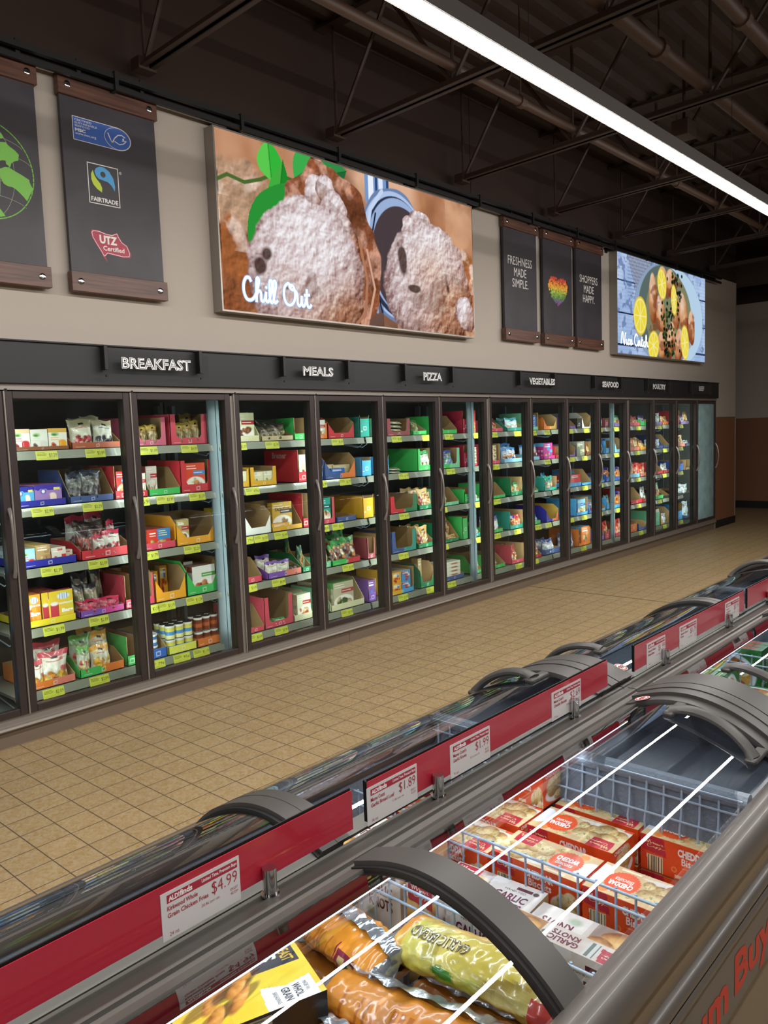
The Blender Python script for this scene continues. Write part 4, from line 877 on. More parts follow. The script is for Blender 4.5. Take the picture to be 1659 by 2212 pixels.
proto_bag('pb', F_('c8c4b0', '6a3a9c', ['b8683c', 'd8a068'], 14, .08, .3, word='b02838'), '6a3a9c', 14, 'cream bag with a crinkled purple top')
proto_bag('bo', F_('4a3420', '2f8a3c', ['d88838', 'a83a28', '6a3018', 'e8dcc8'], 15, .12, .8), '2a5a2c', 15, 'brown and green orange chicken bag')
proto_bag('pn', F_('9aa088', 'a8a890', ['e0dcc0', 'c8c4a8'], 16, .16, .9), 'a8a890', 16, 'clear pack of stacked pancakes')
proto_bag('gs', F_('6a7440', '3a6430', ['8a9a40', 'c8a040', '5a7a30', 'b8b068'], 17, .07, .8, tex=1), '3c5a30', 17, 'olive bag of stir fry vegetables')
proto_bag('gw', F_('b8ccb8', '3a9c54', ['5a9a50', 'c8d8c0', '8a4a30'], 18, .09, .5), '3a9c54', 18, 'green and white bag of vegetables')
proto_bag('bu', F_('3a68c8', '4858a8', ['7aa040', '8ab050', 'c8d0c0'], 19, .08, .85, mid='5a9a48'), '3a58b0', 19, 'blue bag of green beans')
proto_bag('br', F_('b89048', 'c8a060', ['8a5024', 'e8dcc0', 'c88838', 'a02c24'], 20, .1, .7), 'a07838', 20, 'gold brown bag of hash browns')
proto_bag('rr', F_('a82c30', '9a2830', ['c8a060', 'b08848', 'e0c890'], 21, .1, .6, tex=.9), '982830', 21, 'red bag of shredded potatoes')
proto_bag('wb', F_('c8dce4', '58a8b8', ['e0d0c0', 'c8a080', 'a8c8d8'], 22, .11, .5), '88c0cc', 22, 'white and teal dumpling bag')
proto_bag('fs', F_('a8c4dc', '3a78b8', ['b86838', 'e8dcd0', '284880'], 23, .14, .6), '4888c0', 23, 'light blue bag of fish fillets')
proto_bag('sh', F_('2a8c78', '2c9c88', ['d88058', 'e8a880', 'f0d8c8'], 24, .11, .55), '2a8c78', 24, 'teal bag of shrimp')
proto_bag('wp', F_('d8dce0', '5a4a98', ['3a3478', 'e0e0e8'], 25, .05, .3), 'c8ccd8', 25, 'white and purple striped bag')
proto_bag('tl', F_('38a8b8', '2a6a9c', ['d8e8e8', 'c04838'], 26, .08, .6), '2a6a9c', 26, 'turquoise scallop bag')
proto_bag('gr', F_('9aa4b0', '2c3c78', ['c8d0dc', '6a7488', 'e8e8ec'], 27, .14, .7, tex=1), '3a4880', 27, 'grey and navy tilapia bag')
proto_bag('nv', F_('2c2c60', '2a2a58', ['e0e4ec', '4a4a88', 'c0c8dc'], 28, .1, .9), '2a2a58', 28, 'navy bag with white print')
proto_bag('og', F_('c86820', '2c2c90', ['e89040', 'a84a18', 'f0d0a0'], 29, .14, .8), '2c2c80', 29, 'orange and blue chicken strip bag')
proto_bag('ro', F_('c83420', 'c83028', ['e8602c', 'd8481c', 'f0c8a0'], 30, .14, .8), 'b82c20', 30, 'red and orange spicy chicken bag')
proto_bag('wc', F_('c8ccc8', '8a8c84', ['8a3c24', 'e8e4dc', '3a3a38'], 31, .12, .7, tex=1), 'a8aca8', 31, 'silver grey bag of wings')
proto_bag('bw', F_('b87c34', '8a5c24', ['e0b068', '7a4a1c', 'f0e0c0'], 32, .12, .8, tex=1), '8a6030', 32, 'bronze bag of chicken')
proto_bag('gn', F_('6a9a54', '2c7a3c', ['b87840', 'e8c890', '8a4a28'], 33, .12, .6), '2c6a3c', 33, 'green bag of turkey meatballs')
proto_bag('sw', F_('c4ccd0', 'a8b4bc', ['e4ecec', '9ab0b8', '6a7c8c'], 34, .12, .9, tex=1), 'a8b4bc', 34, 'white bag of chicken wings')
PR['can'] = PR['canb'] = PR['tub'] = None
def proto_can(key, body, band, lab, name='juice_can', lid='181818'):
    b = MB(('carton',))
    b.lathe([(.44, 0), (.47, .03), (.47, .3), (.47, .55), (.47, .82), (.5, .86), (.5, .97), (.46, 1), (.42, .985), (.0, .98)], 18, .5, .5, [C('d8d8d8'), C(band), C(body), C('e0d860' if 'lemon' in lab else band), C('e8e8e0'), C('e8e8e4'), C(lid), C(lid), C(lid)])
    o = b.build(name, None, True, 40); COL.objects.unlink(o); PR[key] = o; PRW[key] = lab
proto_can('can', '4a90d0', 'e8e4a0', 'small frozen lemonade can with a black lid'); proto_can('canb', 'b85a28', '7a3018', 'small brown and orange juice can with a black lid')
proto_can('tub', 'e4e6e8', '4a78b8', 'round white whipped topping tub', 'dessert_tub', 'c8ccd0')
# ================================================================== trays and stock on the shelves
def xof(u, z, Y=.215):
    U = u-829.5; d0 = Vector((0, Y, z))-CAM
    return (U*(d0.dot(fw))-FPX*(d0.dot(rt)))/(FPX*rt.x-U*fw.x)
def hz(px, x): return px/ppm(x)
DEPTH = .42
ORDW = ('first', 'second', 'third', 'fourth', 'fifth', 'sixth', 'seventh', 'eighth', 'ninth', 'tenth', 'eleventh', 'twelfth', 'thirteenth', 'fourteenth', 'fifteenth', 'sixteenth', 'seventeenth', 'eighteenth', 'nineteenth', 'twentieth', 'next', 'last')
_cnt = {}
def uniq(base, where):
    """labels of look-alikes on one shelf are told apart by their order"""
    k = (base, where); _cnt[k] = _cnt.get(k, 0)+1; n = _cnt[k]
    if n == 1: return base+', '+where
    return base+', '+where+', '+ORDW[n-1]+' one'
def where(d, k): return SHN[k]+' shelf, '+ORDW[d]+' door'
def make_tray(kind, w, lip, side, c1, c2=None, inner='kraft', D=DEPTH, mark=None, word=None):
    """shelf ready carton. L low lip and slanted sides, U tall front with a slot, H front with a wide angled cut, F low front and full sides"""
    b = MB(('card',)); t = .004; A, B, I = C(c1), C(c2 or c1), C(inner)
    m = min(max(.45 if c2 else 1, 0), 1)
    b.box(0, w, 0, D, 0, t, I)
    if kind == 'L': pts = [(0, 0), (D, 0), (D, side), (min(.13, D*.4), side), (.0, lip)]
    elif kind == 'F': pts = [(0, 0), (D, 0), (D, side), (.0, side)]
    elif kind == 'H': pts = [(0, 0), (D, 0), (D, side), (.07, side), (0, side*.72)]
    else: pts = [(0, 0), (D, 0), (D, side*1.04), (.03, side), (0, side)]
    for x0, x1, lo, hi, cc in ((0, t, A, I, A), (w-t, w, I, B, B)):
        n = len(pts); V = [(x0, p[0], p[1]) for p in pts]+[(x1, p[0], p[1]) for p in pts]
        b.mesh(V, [tuple(reversed(range(n)))], lo if x0 == 0 else I); b.mesh(V, [tuple(range(n, 2*n))], I if x0 == 0 else B)
        b.mesh(V, [(i, (i+1) % n, n+(i+1) % n, n+i) for i in range(n)], I)
    b.box(0, w, D-t, D, 0, side, I, cols={'+y': A})
    post = w*.14
    if kind == 'U': out = [(0, 0), (w, 0), (w, side), (w-post, side), (w-post*1.15, lip+.02), (w-post*1.5, lip), (post*1.5, lip), (post*1.15, lip+.02), (post, side), (0, side)]
    elif kind == 'H': out = [(0, 0), (w, 0), (w, side*.72), (w*.78, lip), (w*.24, lip), (0, side*.72)]
    elif kind == 'F': out = [(0, 0), (w, 0), (w, lip+.03), (w*.93, lip), (.08*w, lip), (0, lip+.03)]
    else: out = [(0, 0), (w, 0), (w, lip), (0, lip)]
    def clip(poly, xm, keep_left):
        res = []
        for i in range(len(poly)):
            p, q = poly[i], poly[(i+1) % len(poly)]; ip = (p[0] <= xm) == keep_left; iq = (q[0] <= xm) == keep_left
            if ip: res.append(p)
            if ip != iq: s_ = (xm-p[0])/(q[0]-p[0]); res.append((xm, p[1]+(q[1]-p[1])*s_))
        return res
    halves = [(out, A)] if not c2 else [(clip(out, w*.5, True), A), (clip(out, w*.5, False), B)]
    for poly, col in halves:
        b.mesh([(p[0], 0, p[1]) for p in poly]+[(p[0], t, p[1]) for p in poly], [tuple(range(len(poly))), tuple(range(2*len(poly)-1, len(poly)-1, -1))], col, None, [col, I])
        n = len(poly); b.mesh([(p[0], 0, p[1]) for p in poly]+[(p[0], t, p[1]) for p in poly], [(i, n+i, n+(i+1) % n, (i+1) % n) for i in range(n)], I)
    pale = tuple(min(1, x*.5+.4) for x in A); f = lambda u, v: (u, -.0009, v)
    if mark != 0:
        h = min(lip, .07)*.55; cx, cz = w*.52, lip*.48
        b.face([(cx-h/2, -.0006, cz-h/2), (cx+h/2, -.0006, cz-h/2+.003), (cx+h/2, -.0006, cz+h/2), (cx-h/2, -.0006, cz+h/2-.003)], pale); b.face([(cx-h*.3, -.0011, cz-h*.25), (cx+h*.3, -.0011, cz-h*.25), (cx+h*.3, -.0011, cz+h*.25), (cx-h*.3, -.0011, cz+h*.25)], A)
        b.face([(w*.08, -.0006, lip*.28), (w*.26, -.0006, lip*.28), (w*.26, -.0006, lip*.36), (w*.08, -.0006, lip*.36)], pale)
    if word: b.text(word, lambda u, v: (0-.0008, D*.95-u, v), D*.2, D*.62, side*.74, side*.93, pale, None, .03)
    return b.build('carton_tray')
CWORD = {'red': 'red', 'pink': 'pink', 'crimson': 'crimson', 'maroon': 'dusty maroon', 'dgreen': 'dark green', 'steel': 'slate blue', 'sky': 'sky blue', 'lightblue': 'light blue', 'kraft': 'brown kraft', 'b05a3c': 'rust', 'c8607a': 'rose'}
def colword(c): return CWORD.get(c, c if c in CN else 'coloured')
def put(key, x, y, z, w, h, dpt, d, k, name_group, rz=0, rx=0, lab=None):
    src = PR[key]; o = src.copy(); COL.objects.link(o); o.location = (x, y, z); o.scale = (w, dpt, h); o.rotation_euler = (rx, 0, rz)
    tag(o, uniq(lab or PRW[key], where(d, k)), {'frozen_food_box': 'food box', 'frozen_food_bag': 'food bag', 'juice_can': 'can', 'dessert_tub': 'tub'}[src.name.split('.')[0]], name_group)
    return o
def stock(d, k, items):
    z = SHZ[k]+.0005
    for it in items:
        kind, u0, u1, lip, side, col = it[:6]; prods = it[6] if len(it) > 6 else []; opt = it[7] if len(it) > 7 else {}
        y0 = .218; x0, x1 = xof(u0, z, y0), xof(u1, z, y0); zp = z
        if kind != 'N':
            ca, cb = (col.split('/')+[None])[:2]
            x0 += .002; x1 -= .002
            hi_lim = (.335 if k < 3 else .35) - .03
            o = make_tray(kind, x1-x0, hz(lip, x0), min(hz(side, x0), hi_lim), ca, cb, opt.get('inner', 'kraft'), opt.get('D', DEPTH), opt.get('mark'), opt.get('word'))
            o.location = (x0, y0, z); lb = colword(ca)+(' and '+colword(cb) if cb else '')+' carton tray'
            what = [PRW[p[0]].split(' of ')[-1] if ' of ' in PRW[p[0]] else PRW[p[0]] for p in prods]
            nn = PRW[prods[0][0]].split()[-3:] if prods else []
            while nn and nn[0] in ('of', 'with', 'a', 'bag', 'and', 'pack', 'lying'): nn = nn[1:]
            base = lb+(', empty' if not prods else ' holding '+' '.join(nn))
            tag(o, uniq(base, where(d, k)), 'carton tray', 'shelf ready carton trays'); zp = z+.005
        for p in prods:
            key, a, e, h = p[:4]; dd = p[4] if len(p) > 4 else {}
            yy = y0+.007+dd.get('y', 0)
            xa, xb = xof(a, z, yy), xof(e, z, yy)
            if kind != 'N': xa = max(xa, x0+.005); xb = min(xb, x1-.005)
            if xb-xa < .02: continue
            H = hz(h, xa); dp = dd.get('d', .05); n = dd.get('n', 1)
            if d < 5 and n >= 2 and key not in ('can', 'canb'): n += 1
            bag = key in BAGS; nx = dd.get('nx', 1); w_ = (xb-xa)/nx
            for r in range(n):
                for i in range(nx):
                    for s_ in range(dd.get('nz', 1)):
                        if bag:
                            put(key, xa+i*w_+.002*r, yy+r*dp*1.02, zp+s_*H*1.0, w_*.985, H, dp, d, k, 'bags of frozen food in the tall freezers', lab=None, rx=dd.get('rx', 0) if dd.get('rx') is not None else 0)
                        else:
                            put(key, xa+i*w_, yy+r*dp*1.03, zp+s_*H*1.01, w_*.97, H, dp, d, k, {'can': 'juice cans', 'canb': 'juice cans', 'tub': 'dessert tubs'}.get(key, 'boxes of frozen food in the tall freezers'), rx=dd.get('rx', 0))
BAGS = {k_ for k_, o_ in PR.items() if o_.name.startswith('frozen_food_bag')}
r2 = {'n': 2}; r3 = {'n': 3}
TAB = {}
# door one (first fully seen, between the two left mullions)
T = TAB
T[0, 0] = [('L', 26, 151, 9, 11, 'brown', [('sb', 22, 68, 46, {'d': .07, 'n': 2}), ('cb', 68, 106, 44, {'d': .07, 'n': 2}), ('mb', 107, 149, 45, {'d': .09, 'n': 2})]),
           ('L', 155, 262, 14, 40, 'b05a3c', [('st1', 157, 208, 62, {'d': .09}), ('bk1', 207, 252, 58, {'d': .09, 'n': 2}), ('st1', 160, 215, 66, {'d': .09, 'y': .11})])]
T[0, 1] = [('L', 32, 145, 15, 17, 'navy', [('ib1', 22, 77, 44, {'d': .13, 'n': 2}), ('ib2', 77, 137, 45, {'d': .13, 'n': 2})]),
           ('L', 151, 247, 15, 72, 'steel', [('bk2', 150, 190, 62, {'d': .09}), ('bk2', 184, 230, 66, {'d': .1, 'n': 2})]),
           ('F', 249, 285, 18, 72, 'red', [('mf', 254, 283, 58, {'d': .07, 'n': 2})])]
T[0, 2] = [('L', 44, 167, 17, 19, 'navy', [('pp', 36, 79, 42, {'d': .11, 'n': 2}), ('tn', 80, 112, 46, {'d': .13, 'n': 2}), ('rd', 113, 145, 36, {'d': .08, 'n': 3}), ('rd', 134, 166, 26, {'d': .05, 'y': .03})]),
           ('L', 176, 285, 21, 40, 'red', [('sd', 152, 212, 62, {'d': .13}), ('mx1', 205, 240, 48, {'d': .1}), ('mx1', 228, 270, 56, {'d': .11}), ('mx1', 240, 282, 72, {'d': .12, 'y': .13}), ('sd', 184, 236, 74, {'d': .12, 'y': .16})])]
T[0, 3] = [('L', 58, 166, 16, 18, 'yellow', [('ob', 54, 92, 72, {'d': .085, 'n': 2}), ('rb', 94, 132, 70, {'d': .085, 'n': 2, 'y': .012}), ('rb', 110, 164, 70, {'d': .05})]),
           ('L', 174, 270, 15, 18, 'purple/magenta', [('dk', 160, 192, 68, {'d': .12, 'y': .05}), ('dk', 188, 222, 64, {'d': .12, 'y': .09}), ('pu', 170, 226, 34, {'d': .1}), ('pu', 216, 268, 32, {'d': .1})]),
           ('F', 272, 290, 20, 74, 'pink', [])]
T[0, 4] = [('L', 70, 165, 17, 40, 'orange/salmon', [('pc', 62, 105, 60, {'d': .1}), ('pc', 92, 158, 72, {'d': .1}), ('pc', 76, 142, 86, {'d': .1, 'y': .12})]),
           ('L', 174, 270, 19, 44, 'green/orange', [('ms', 150, 202, 66, {'d': .1}), ('mn', 203, 248, 60, {'d': .1}), ('ms', 158, 205, 82, {'d': .1, 'y': .12}), ('mn', 200, 246, 80, {'d': .1, 'y': .13})]),
           ('F', 276, 296, 22, 66, 'green', [])]
# second door
T[1, 0] = [('U', 291, 361, 14, 62, 'c8607a', [('gb', 300, 325, 40, {'d': .1, 'n': 2, 'nz': 1}), ('gb', 324, 348, 44, {'d': .1, 'n': 2})]),
           ('U', 369, 449, 15, 66, 'pink', [('gb', 382, 404, 42, {'d': .09}), ('gb', 400, 422, 46, {'d': .1, 'n': 2}), ('gb', 418, 438, 50, {'d': .09}), ('gb', 398, 440, 66, {'d': .1, 'y': .12})])]
T[1, 1] = [('L', 297, 321, 15, 66, 'red', [('gf', 293, 317, 50, {'d': .07, 'n': 2})], {'inner': 'dark'}),
           ('L', 322, 391, 15, 60, 'green', [('gf', 318, 342, 62, {'d': .06, 'y': .09})]),
           ('U', 392, 462, 18, 70, 'red', [('bl', 403, 446, 62, {'d': .07, 'n': 2})])]
T[1, 2] = [('L', 308, 381, 16, 18, 'pink', [('wf', 302, 336, 42, {'d': .07, 'n': 1, 'y': .06}), ('wf', 320, 371, 44, {'d': .09, 'n': 2})]),
           ('H', 382, 470, 17, 66, 'amber', [('ft', 384, 411, 56, {'d': .06})])]
T[1, 3] = [('U', 300, 336, 18, 70, 'pink', []), ('H', 337, 404, 20, 72, 'amber', [('ye', 330, 344, 62, {'d': .06, 'y': .1}), ('ye', 348, 364, 66, {'d': .06, 'y': .2})]),
           ('H', 405, 476, 19, 76, 'green', [('wg', 418, 468, 60, {'d': .07, 'n': 2}), ('wg', 400, 420, 66, {'d': .06, 'y': .14})])]
T[1, 4] = [('L', 322, 362, 22, 52, 'blue', [('tub', 322, 352, 26, {'d': .16, 'nz': 2}), ('tub', 318, 342, 28, {'d': .15, 'y': .19, 'nz': 2})]),
           ('L', 365, 426, 18, 20, 'lemon', [('can', 366, 424, 31, {'d': .068, 'nx': 3, 'n': 3, 'nz': 2})]),
           ('L', 427, 480, 18, 20, 'orange', [('canb', 428, 478, 32, {'d': .068, 'nx': 3, 'n': 2, 'nz': 2})])]
T[2, 0] = [('L', 502, 562, 14, 66, 'cream', [('bg', 505, 552, 62, {'d': .08, 'n': 2})], {'inner': 'cream'}),
           ('L', 565, 634, 11, 26, 'beige', [('vg', 560, 596, 34, {'d': .12}), ('vg', 585, 624, 38, {'d': .12}), ('vg', 566, 612, 46, {'d': .12, 'y': .14})]),
           ('F', 636, 664, 14, 48, 'green', [])]
T[2, 1] = [('U', 508, 540, 13, 40, 'ochre', [('pk', 510, 536, 34, {'d': .09, 'n': 2})]), ('U', 541, 599, 12, 42, 'ochre', [('pk', 548, 570, 30, {'d': .09, 'n': 2}), ('pk', 570, 592, 30, {'d': .09, 'n': 2})]),
           ('F', 645, 668, 22, 70, 'red', [('wr', 648, 662, 58, {'d': .08})], {'word': 'Bremer'})]
T[2, 2] = [('F', 514, 529, 10, 60, 'yellow', []), ('H', 530, 587, 16, 60, 'white', [], {'inner': 'kraft'}),
           ('L', 588, 654, 11, 60, 'ochre', [('tq', 590, 633, 60, {'d': .06, 'y': .05}), ('bs', 588, 627, 16, {'d': .12})]), ('F', 655, 668, 20, 74, 'red', [])]
T[2, 3] = [('L', 524, 567, 14, 52, 'pink', [('gw', 530, 556, 50, {'d': .1, 'y': .22})]),
           ('L', 580, 652, 14, 26, 'purple/salmon', [('pb', 566, 592, 36, {'d': .08}), ('pb', 583, 606, 36, {'d': .08}), ('pb', 600, 632, 34, {'d': .08}), ('pb', 560, 590, 46, {'d': .09, 'y': .12}), ('vg', 628, 650, 18, {'d': .1})]),
           ('L', 654, 674, 12, 40, 'dgreen', [('gc', 632, 662, 56, {'d': .11}), ('gc', 650, 674, 62, {'d': .11, 'y': .1})])]
T[2, 4] = [('L', 534, 572, 12, 56, 'pink', [('bo', 534, 546, 40, {'d': .1, 'y': .12})]), ('U', 573, 635, 14, 70, 'pink', [('gw', 585, 606, 12, {'d': .12}), ('gw', 600, 624, 14, {'d': .12})]),
           ('L', 636, 676, 14, 60, 'cream', [('pz', 644, 674, 56, {'d': .05, 'n': 4})], {'inner': 'cream'})]
T[3, 0] = [('U', 684, 708, 10, 34, 'orange', [('mw', 680, 704, 40, {'d': .08, 'n': 2})]), ('H', 709, 766, 12, 46, 'red', [('rx', 712, 722, 16, {'d': .1})]),
           ('F', 778, 799, 40, 44, 'teal', [])]
T[3, 1] = [('F', 688, 699, 26, 30, 'blue', [('tb', 686, 698, 44, {'d': .09})]), ('H', 702, 769, 12, 56, 'steel/orange', [('nb', 716, 746, 22, {'d': .03}), ('tb', 704, 722, 30, {'d': .08, 'y': .06}), ('tb', 720, 762, 28, {'d': .07, 'y': .05})]),
           ('F', 782, 803, 34, 40, 'sky', [])]
T[3, 2] = [('U', 690, 725, 12, 58, 'pink', [('ck', 692, 716, 56, {'d': .07, 'n': 3})]), ('L', 728, 770, 11, 14, 'steel', []), ('F', 785, 808, 44, 48, 'ochre', [('wr', 801, 808, 40, {'d': .06})])]
T[3, 3] = [('L', 697, 716, 14, 22, 'mint', [('gs', 690, 716, 50, {'d': .1})]), ('L', 718, 779, 12, 18, 'green/red', [('bo', 700, 734, 44, {'d': .1}), ('bo', 724, 754, 52, {'d': .1}), ('bo', 744, 776, 56, {'d': .1}), ('bo', 700, 740, 62, {'d': .1, 'y': .12})]),
           ('U', 794, 812, 12, 46, 'maroon', [])]
T[3, 4] = [('F', 702, 711, 30, 54, 'mint', []), ('L', 716, 788, 14, 60, 'cream', [('sl', 722, 766, 60, {'d': .05, 'n': 4})], {'inner': 'beige'}), ('F', 797, 814, 20, 50, 'purple', [('pl', 796, 812, 46, {'d': .06, 'n': 3})])]
T[4, 0] = [('F', 826, 834, 34, 40, 'mint', []), ('U', 836, 887, 10, 38, 'maroon', [('pn', 846, 876, 8, {'d': .2, 'nz': 4})]), ('L', 892, 922, 9, 26, 'green', [('gs', 884, 908, 32, {'d': .1}), ('gs', 894, 918, 28, {'d': .1, 'y': .12})]), ]
T[4, 1] = [('F', 832, 841, 34, 38, 'sky', []), ('N', 842, 880, 0, 0, '', [('pn', 842, 875, 6, {'d': .2, 'nz': 2})]), ('U', 903, 938, 12, 48, 'green', [('gw', 907, 924, 40, {'d': .09, 'n': 2}), ('gw', 916, 932, 42, {'d': .09})])]
T[4, 2] = [('F', 834, 842, 34, 38, 'ochre', []), ('U', 844, 902, 9, 38, 'red/dgreen', []), ('L', 906, 938, 10, 34, 'dgreen', [('br', 904, 930, 44, {'d': .1, 'n': 2}), ('br', 915, 936, 34, {'d': .1})])]
T[4, 3] = [('F', 836, 845, 42, 46, 'tan', []), ('U', 847, 900, 10, 48, 'steel/teal', []), ('L', 904, 940, 10, 32, 'dgreen', [('br', 902, 930, 46, {'d': .1, 'n': 2})])]
T[4, 4] = [('F', 842, 895, 10, 56, 'ochre/sky', [('ye', 850, 868, 24, {'d': .09, 'n': 2, 'nz': 2}), ('bb', 869, 888, 24, {'d': .09, 'n': 2, 'nz': 2})]), ('H', 908, 940, 12, 54, 'dgreen', [('tb', 904, 914, 56, {'d': .08, 'y': .15})])]
T[5, 0] = [('L', 948, 988, 9, 40, 'green', [('gs', 946, 964, 20, {'d': .12})]), ('F', 1000, 1015, 30, 48, 'crimson', []), ('N', 1017, 1030, 0, 0, '', [('cp', 1017, 1028, 48, {'d': .05, 'n': 3})])]
T[5, 1] = [('U', 951, 994, 10, 44, 'green/mint', [('bu', 958, 986, 38, {'d': .1}), ('bk2', 950, 976, 52, {'d': .1, 'y': .14})]), ('F', 1003, 1016, 30, 46, 'crimson', []), ('L', 1018, 1032, 6, 40, 'pink', [('st', 1019, 1031, 13, {'d': .08, 'nz': 3})])]
T[5, 2] = [('L', 954, 992, 8, 38, 'mint', [('gs', 952, 970, 34, {'d': .1, 'n': 2})]), ('F', 1004, 1016, 20, 30, 'green', []), ('L', 1020, 1036, 7, 30, 'mint', [('gw', 1020, 1034, 24, {'d': .1})])]
T[5, 3] = [('L', 956, 992, 8, 44, 'dgreen', [('br', 950, 968, 38, {'d': .1}), ('br', 962, 984, 50, {'d': .1, 'y': .1}), ('br', 970, 990, 14, {'d': .1})]), ('F', 1000, 1012, 46, 50, 'green', []), ('L', 1022, 1038, 8, 30, 'teal', [('gw', 1022, 1036, 26, {'d': .1})])]
T[5, 4] = [('L', 960, 1003, 10, 20, 'steel', [('wr', 960, 996, 8, {'d': .09, 'nz': 5, 'n': 2})]), ('L', 1024, 1040, 8, 40, 'green', [('rr', 1024, 1038, 44, {'d': .1})])]
T[6, 0] = [('L', 1057, 1087, 8, 26, 'pink', [('rr', 1052, 1068, 22, {'d': .09}), ('rr', 1064, 1080, 28, {'d': .09, 'y': .06})]), ('L', 1095, 1130, 8, 26, 'teal', [('wb', 1098, 1124, 28, {'d': .1, 'n': 2})])]
T[6, 1] = [('F', 1058, 1081, 8, 44, 'pink', [('st', 1060, 1073, 13, {'d': .1, 'nz': 3})]), ('L', 1089, 1130, 9, 14, 'lightblue', [('fs', 1082, 1100, 30, {'d': .08}), ('fs', 1096, 1118, 32, {'d': .09}), ('fs', 1086, 1112, 40, {'d': .1, 'y': .12})])]
T[6, 2] = [('L', 1059, 1092, 7, 34, 'green', []), ('F', 1104, 1128, 9, 40, 'dgreen', [('gc', 1106, 1118, 28, {'d': .08, 'n': 2}), ('gn', 1114, 1126, 28, {'d': .08})])]
T[6, 3] = [('L', 1061, 1087, 8, 12, 'green', [('wp', 1056, 1082, 36, {'d': .1, 'n': 2})]), ('F', 1102, 1130, 9, 40, 'teal', [('og', 1108, 1118, 28, {'d': .08, 'n': 2}), ('ro', 1116, 1128, 28, {'d': .08})])]
T[6, 4] = [('L', 1063, 1092, 8, 30, 'green', [('gs', 1060, 1078, 26, {'d': .1})]), ('F', 1105, 1132, 8, 42, 'pink', [('rr', 1107, 1120, 40, {'d': .1, 'n': 2}), ('rr', 1116, 1130, 48, {'d': .1, 'y': .12})])]
T[7, 0] = [('F', 1146, 1163, 8, 38, 'mint', [('nb', 1147, 1159, 8, {'d': .09, 'nz': 4})]), ('H', 1174, 1203, 8, 34, 'orange/gold', [], )]
T[7, 1] = [('L', 1147, 1166, 8, 14, 'lightblue', [('fs', 1145, 1165, 34, {'d': .1, 'n': 2})]), ('L', 1175, 1199, 7, 9, 'magenta', [('mg', 1172, 1194, 34, {'d': .04, 'n': 4})]), ('F', 1200, 1212, 8, 26, 'red', [])]
T[7, 2] = [('L', 1148, 1163, 6, 28, 'mint', []), ('F', 1176, 1203, 7, 30, 'teal', [('sh', 1178, 1198, 30, {'d': .08, 'n': 2}), ('tl', 1174, 1196, 36, {'d': .1, 'y': .1})])]
T[7, 3] = [('L', 1149, 1168, 8, 12, 'green', [('nv', 1144, 1158, 28, {'d': .08}), ('tl', 1150, 1168, 20, {'d': .1})]), ('H', 1180, 1207, 6, 36, 'navy/b05a3c', [], {'inner': 'gold'})]
T[7, 4] = [('L', 1151, 1170, 7, 28, 'red', [('rr', 1148, 1168, 34, {'d': .1, 'n': 2})]), ('L', 1178, 1210, 12, 14, 'steel', [('gr', 1176, 1202, 32, {'d': .1, 'n': 2})])]
T[8, 0] = [('L', 1224, 1244, 6, 28, 'purple', []), ('F', 1246, 1256, 18, 22, 'dark', []), ('H', 1257, 1278, 3, 34, 'white', [])]
T[8, 1] = [('H', 1227, 1243, 5, 28, 'lilac', []), ('N', 1246, 1264, 0, 0, '', [('gy', 1246, 1263, 32, {'d': .06, 'n': 2})]), ('F', 1266, 1278, 6, 30, 'brown', [('bw', 1266, 1276, 24, {'d': .08})])]
T[8, 2] = [('L', 1229, 1256, 9, 10, 'sky', [('rx', 1232, 1257, 26, {'d': .1, 'n': 2})]), ('L', 1257, 1279, 6, 34, 'sky', [])]
T[8, 3] = [('F', 1245, 1270, 7, 38, 'sky', [('fb', 1248, 1265, 34, {'d': .06, 'n': 2})]), ('F', 1271, 1281, 7, 30, 'blue', [('bb', 1272, 1280, 24, {'d': .06})])]
T[8, 4] = [('N', 1228, 1242, 0, 0, '', [('nv', 1228, 1242, 34, {'d': .1, 'n': 2})]), ('F', 1250, 1276, 6, 38, 'orange', [('or', 1256, 1274, 40, {'d': .07, 'n': 2})])]
T[9, 0] = [('N', 1293, 1303, 0, 0, '', [('nv', 1293, 1303, 34, {'d': .08, 'n': 2})]), ('F', 1306, 1316, 16, 20, 'maroon', []), ('L', 1328, 1345, 8, 18, 'lilac', [('gn', 1330, 1343, 24, {'d': .08})])]
T[9, 1] = [('N', 1294, 1304, 0, 0, '', [('fs', 1294, 1304, 32, {'d': .08, 'n': 2})]), ('F', 1308, 1320, 12, 28, 'sky', [('og', 1308, 1318, 30, {'d': .08, 'y': .04})]), ('H', 1328, 1345, 7, 32, 'lightblue', [])]
T[9, 2] = [('L', 1295, 1306, 6, 12, 'sky', [('fs', 1294, 1305, 26, {'d': .08})]), ('F', 1309, 1321, 12, 16, 'blue', [('og', 1304, 1320, 30, {'d': .08})]), ('F', 1328, 1345, 8, 16, 'blue', [('og', 1330, 1343, 28, {'d': .08})])]
T[9, 3] = [('L', 1296, 1308, 6, 34, 'lightblue', []), ('F', 1310, 1322, 14, 26, 'sky', [('wb', 1310, 1320, 30, {'d': .08})]), ('L', 1328, 1346, 8, 16, 'sky', [('og', 1330, 1344, 34, {'d': .08})])]
T[9, 4] = [('F', 1298, 1306, 14, 22, 'purple', []), ('F', 1307, 1318, 16, 20, 'pink', [('ro', 1304, 1320, 38, {'d': .1})]), ('L', 1330, 1346, 8, 12, 'pink', [('ro', 1332, 1345, 36, {'d': .09})])]
T[10, 0] = [('L', 1360, 1382, 8, 12, 'pink', [('rr', 1358, 1372, 22, {'d': .08}), ('rr', 1368, 1382, 20, {'d': .08})]), ('F', 1383, 1396, 10, 14, 'green', [('nv', 1384, 1394, 22, {'d': .08})])]
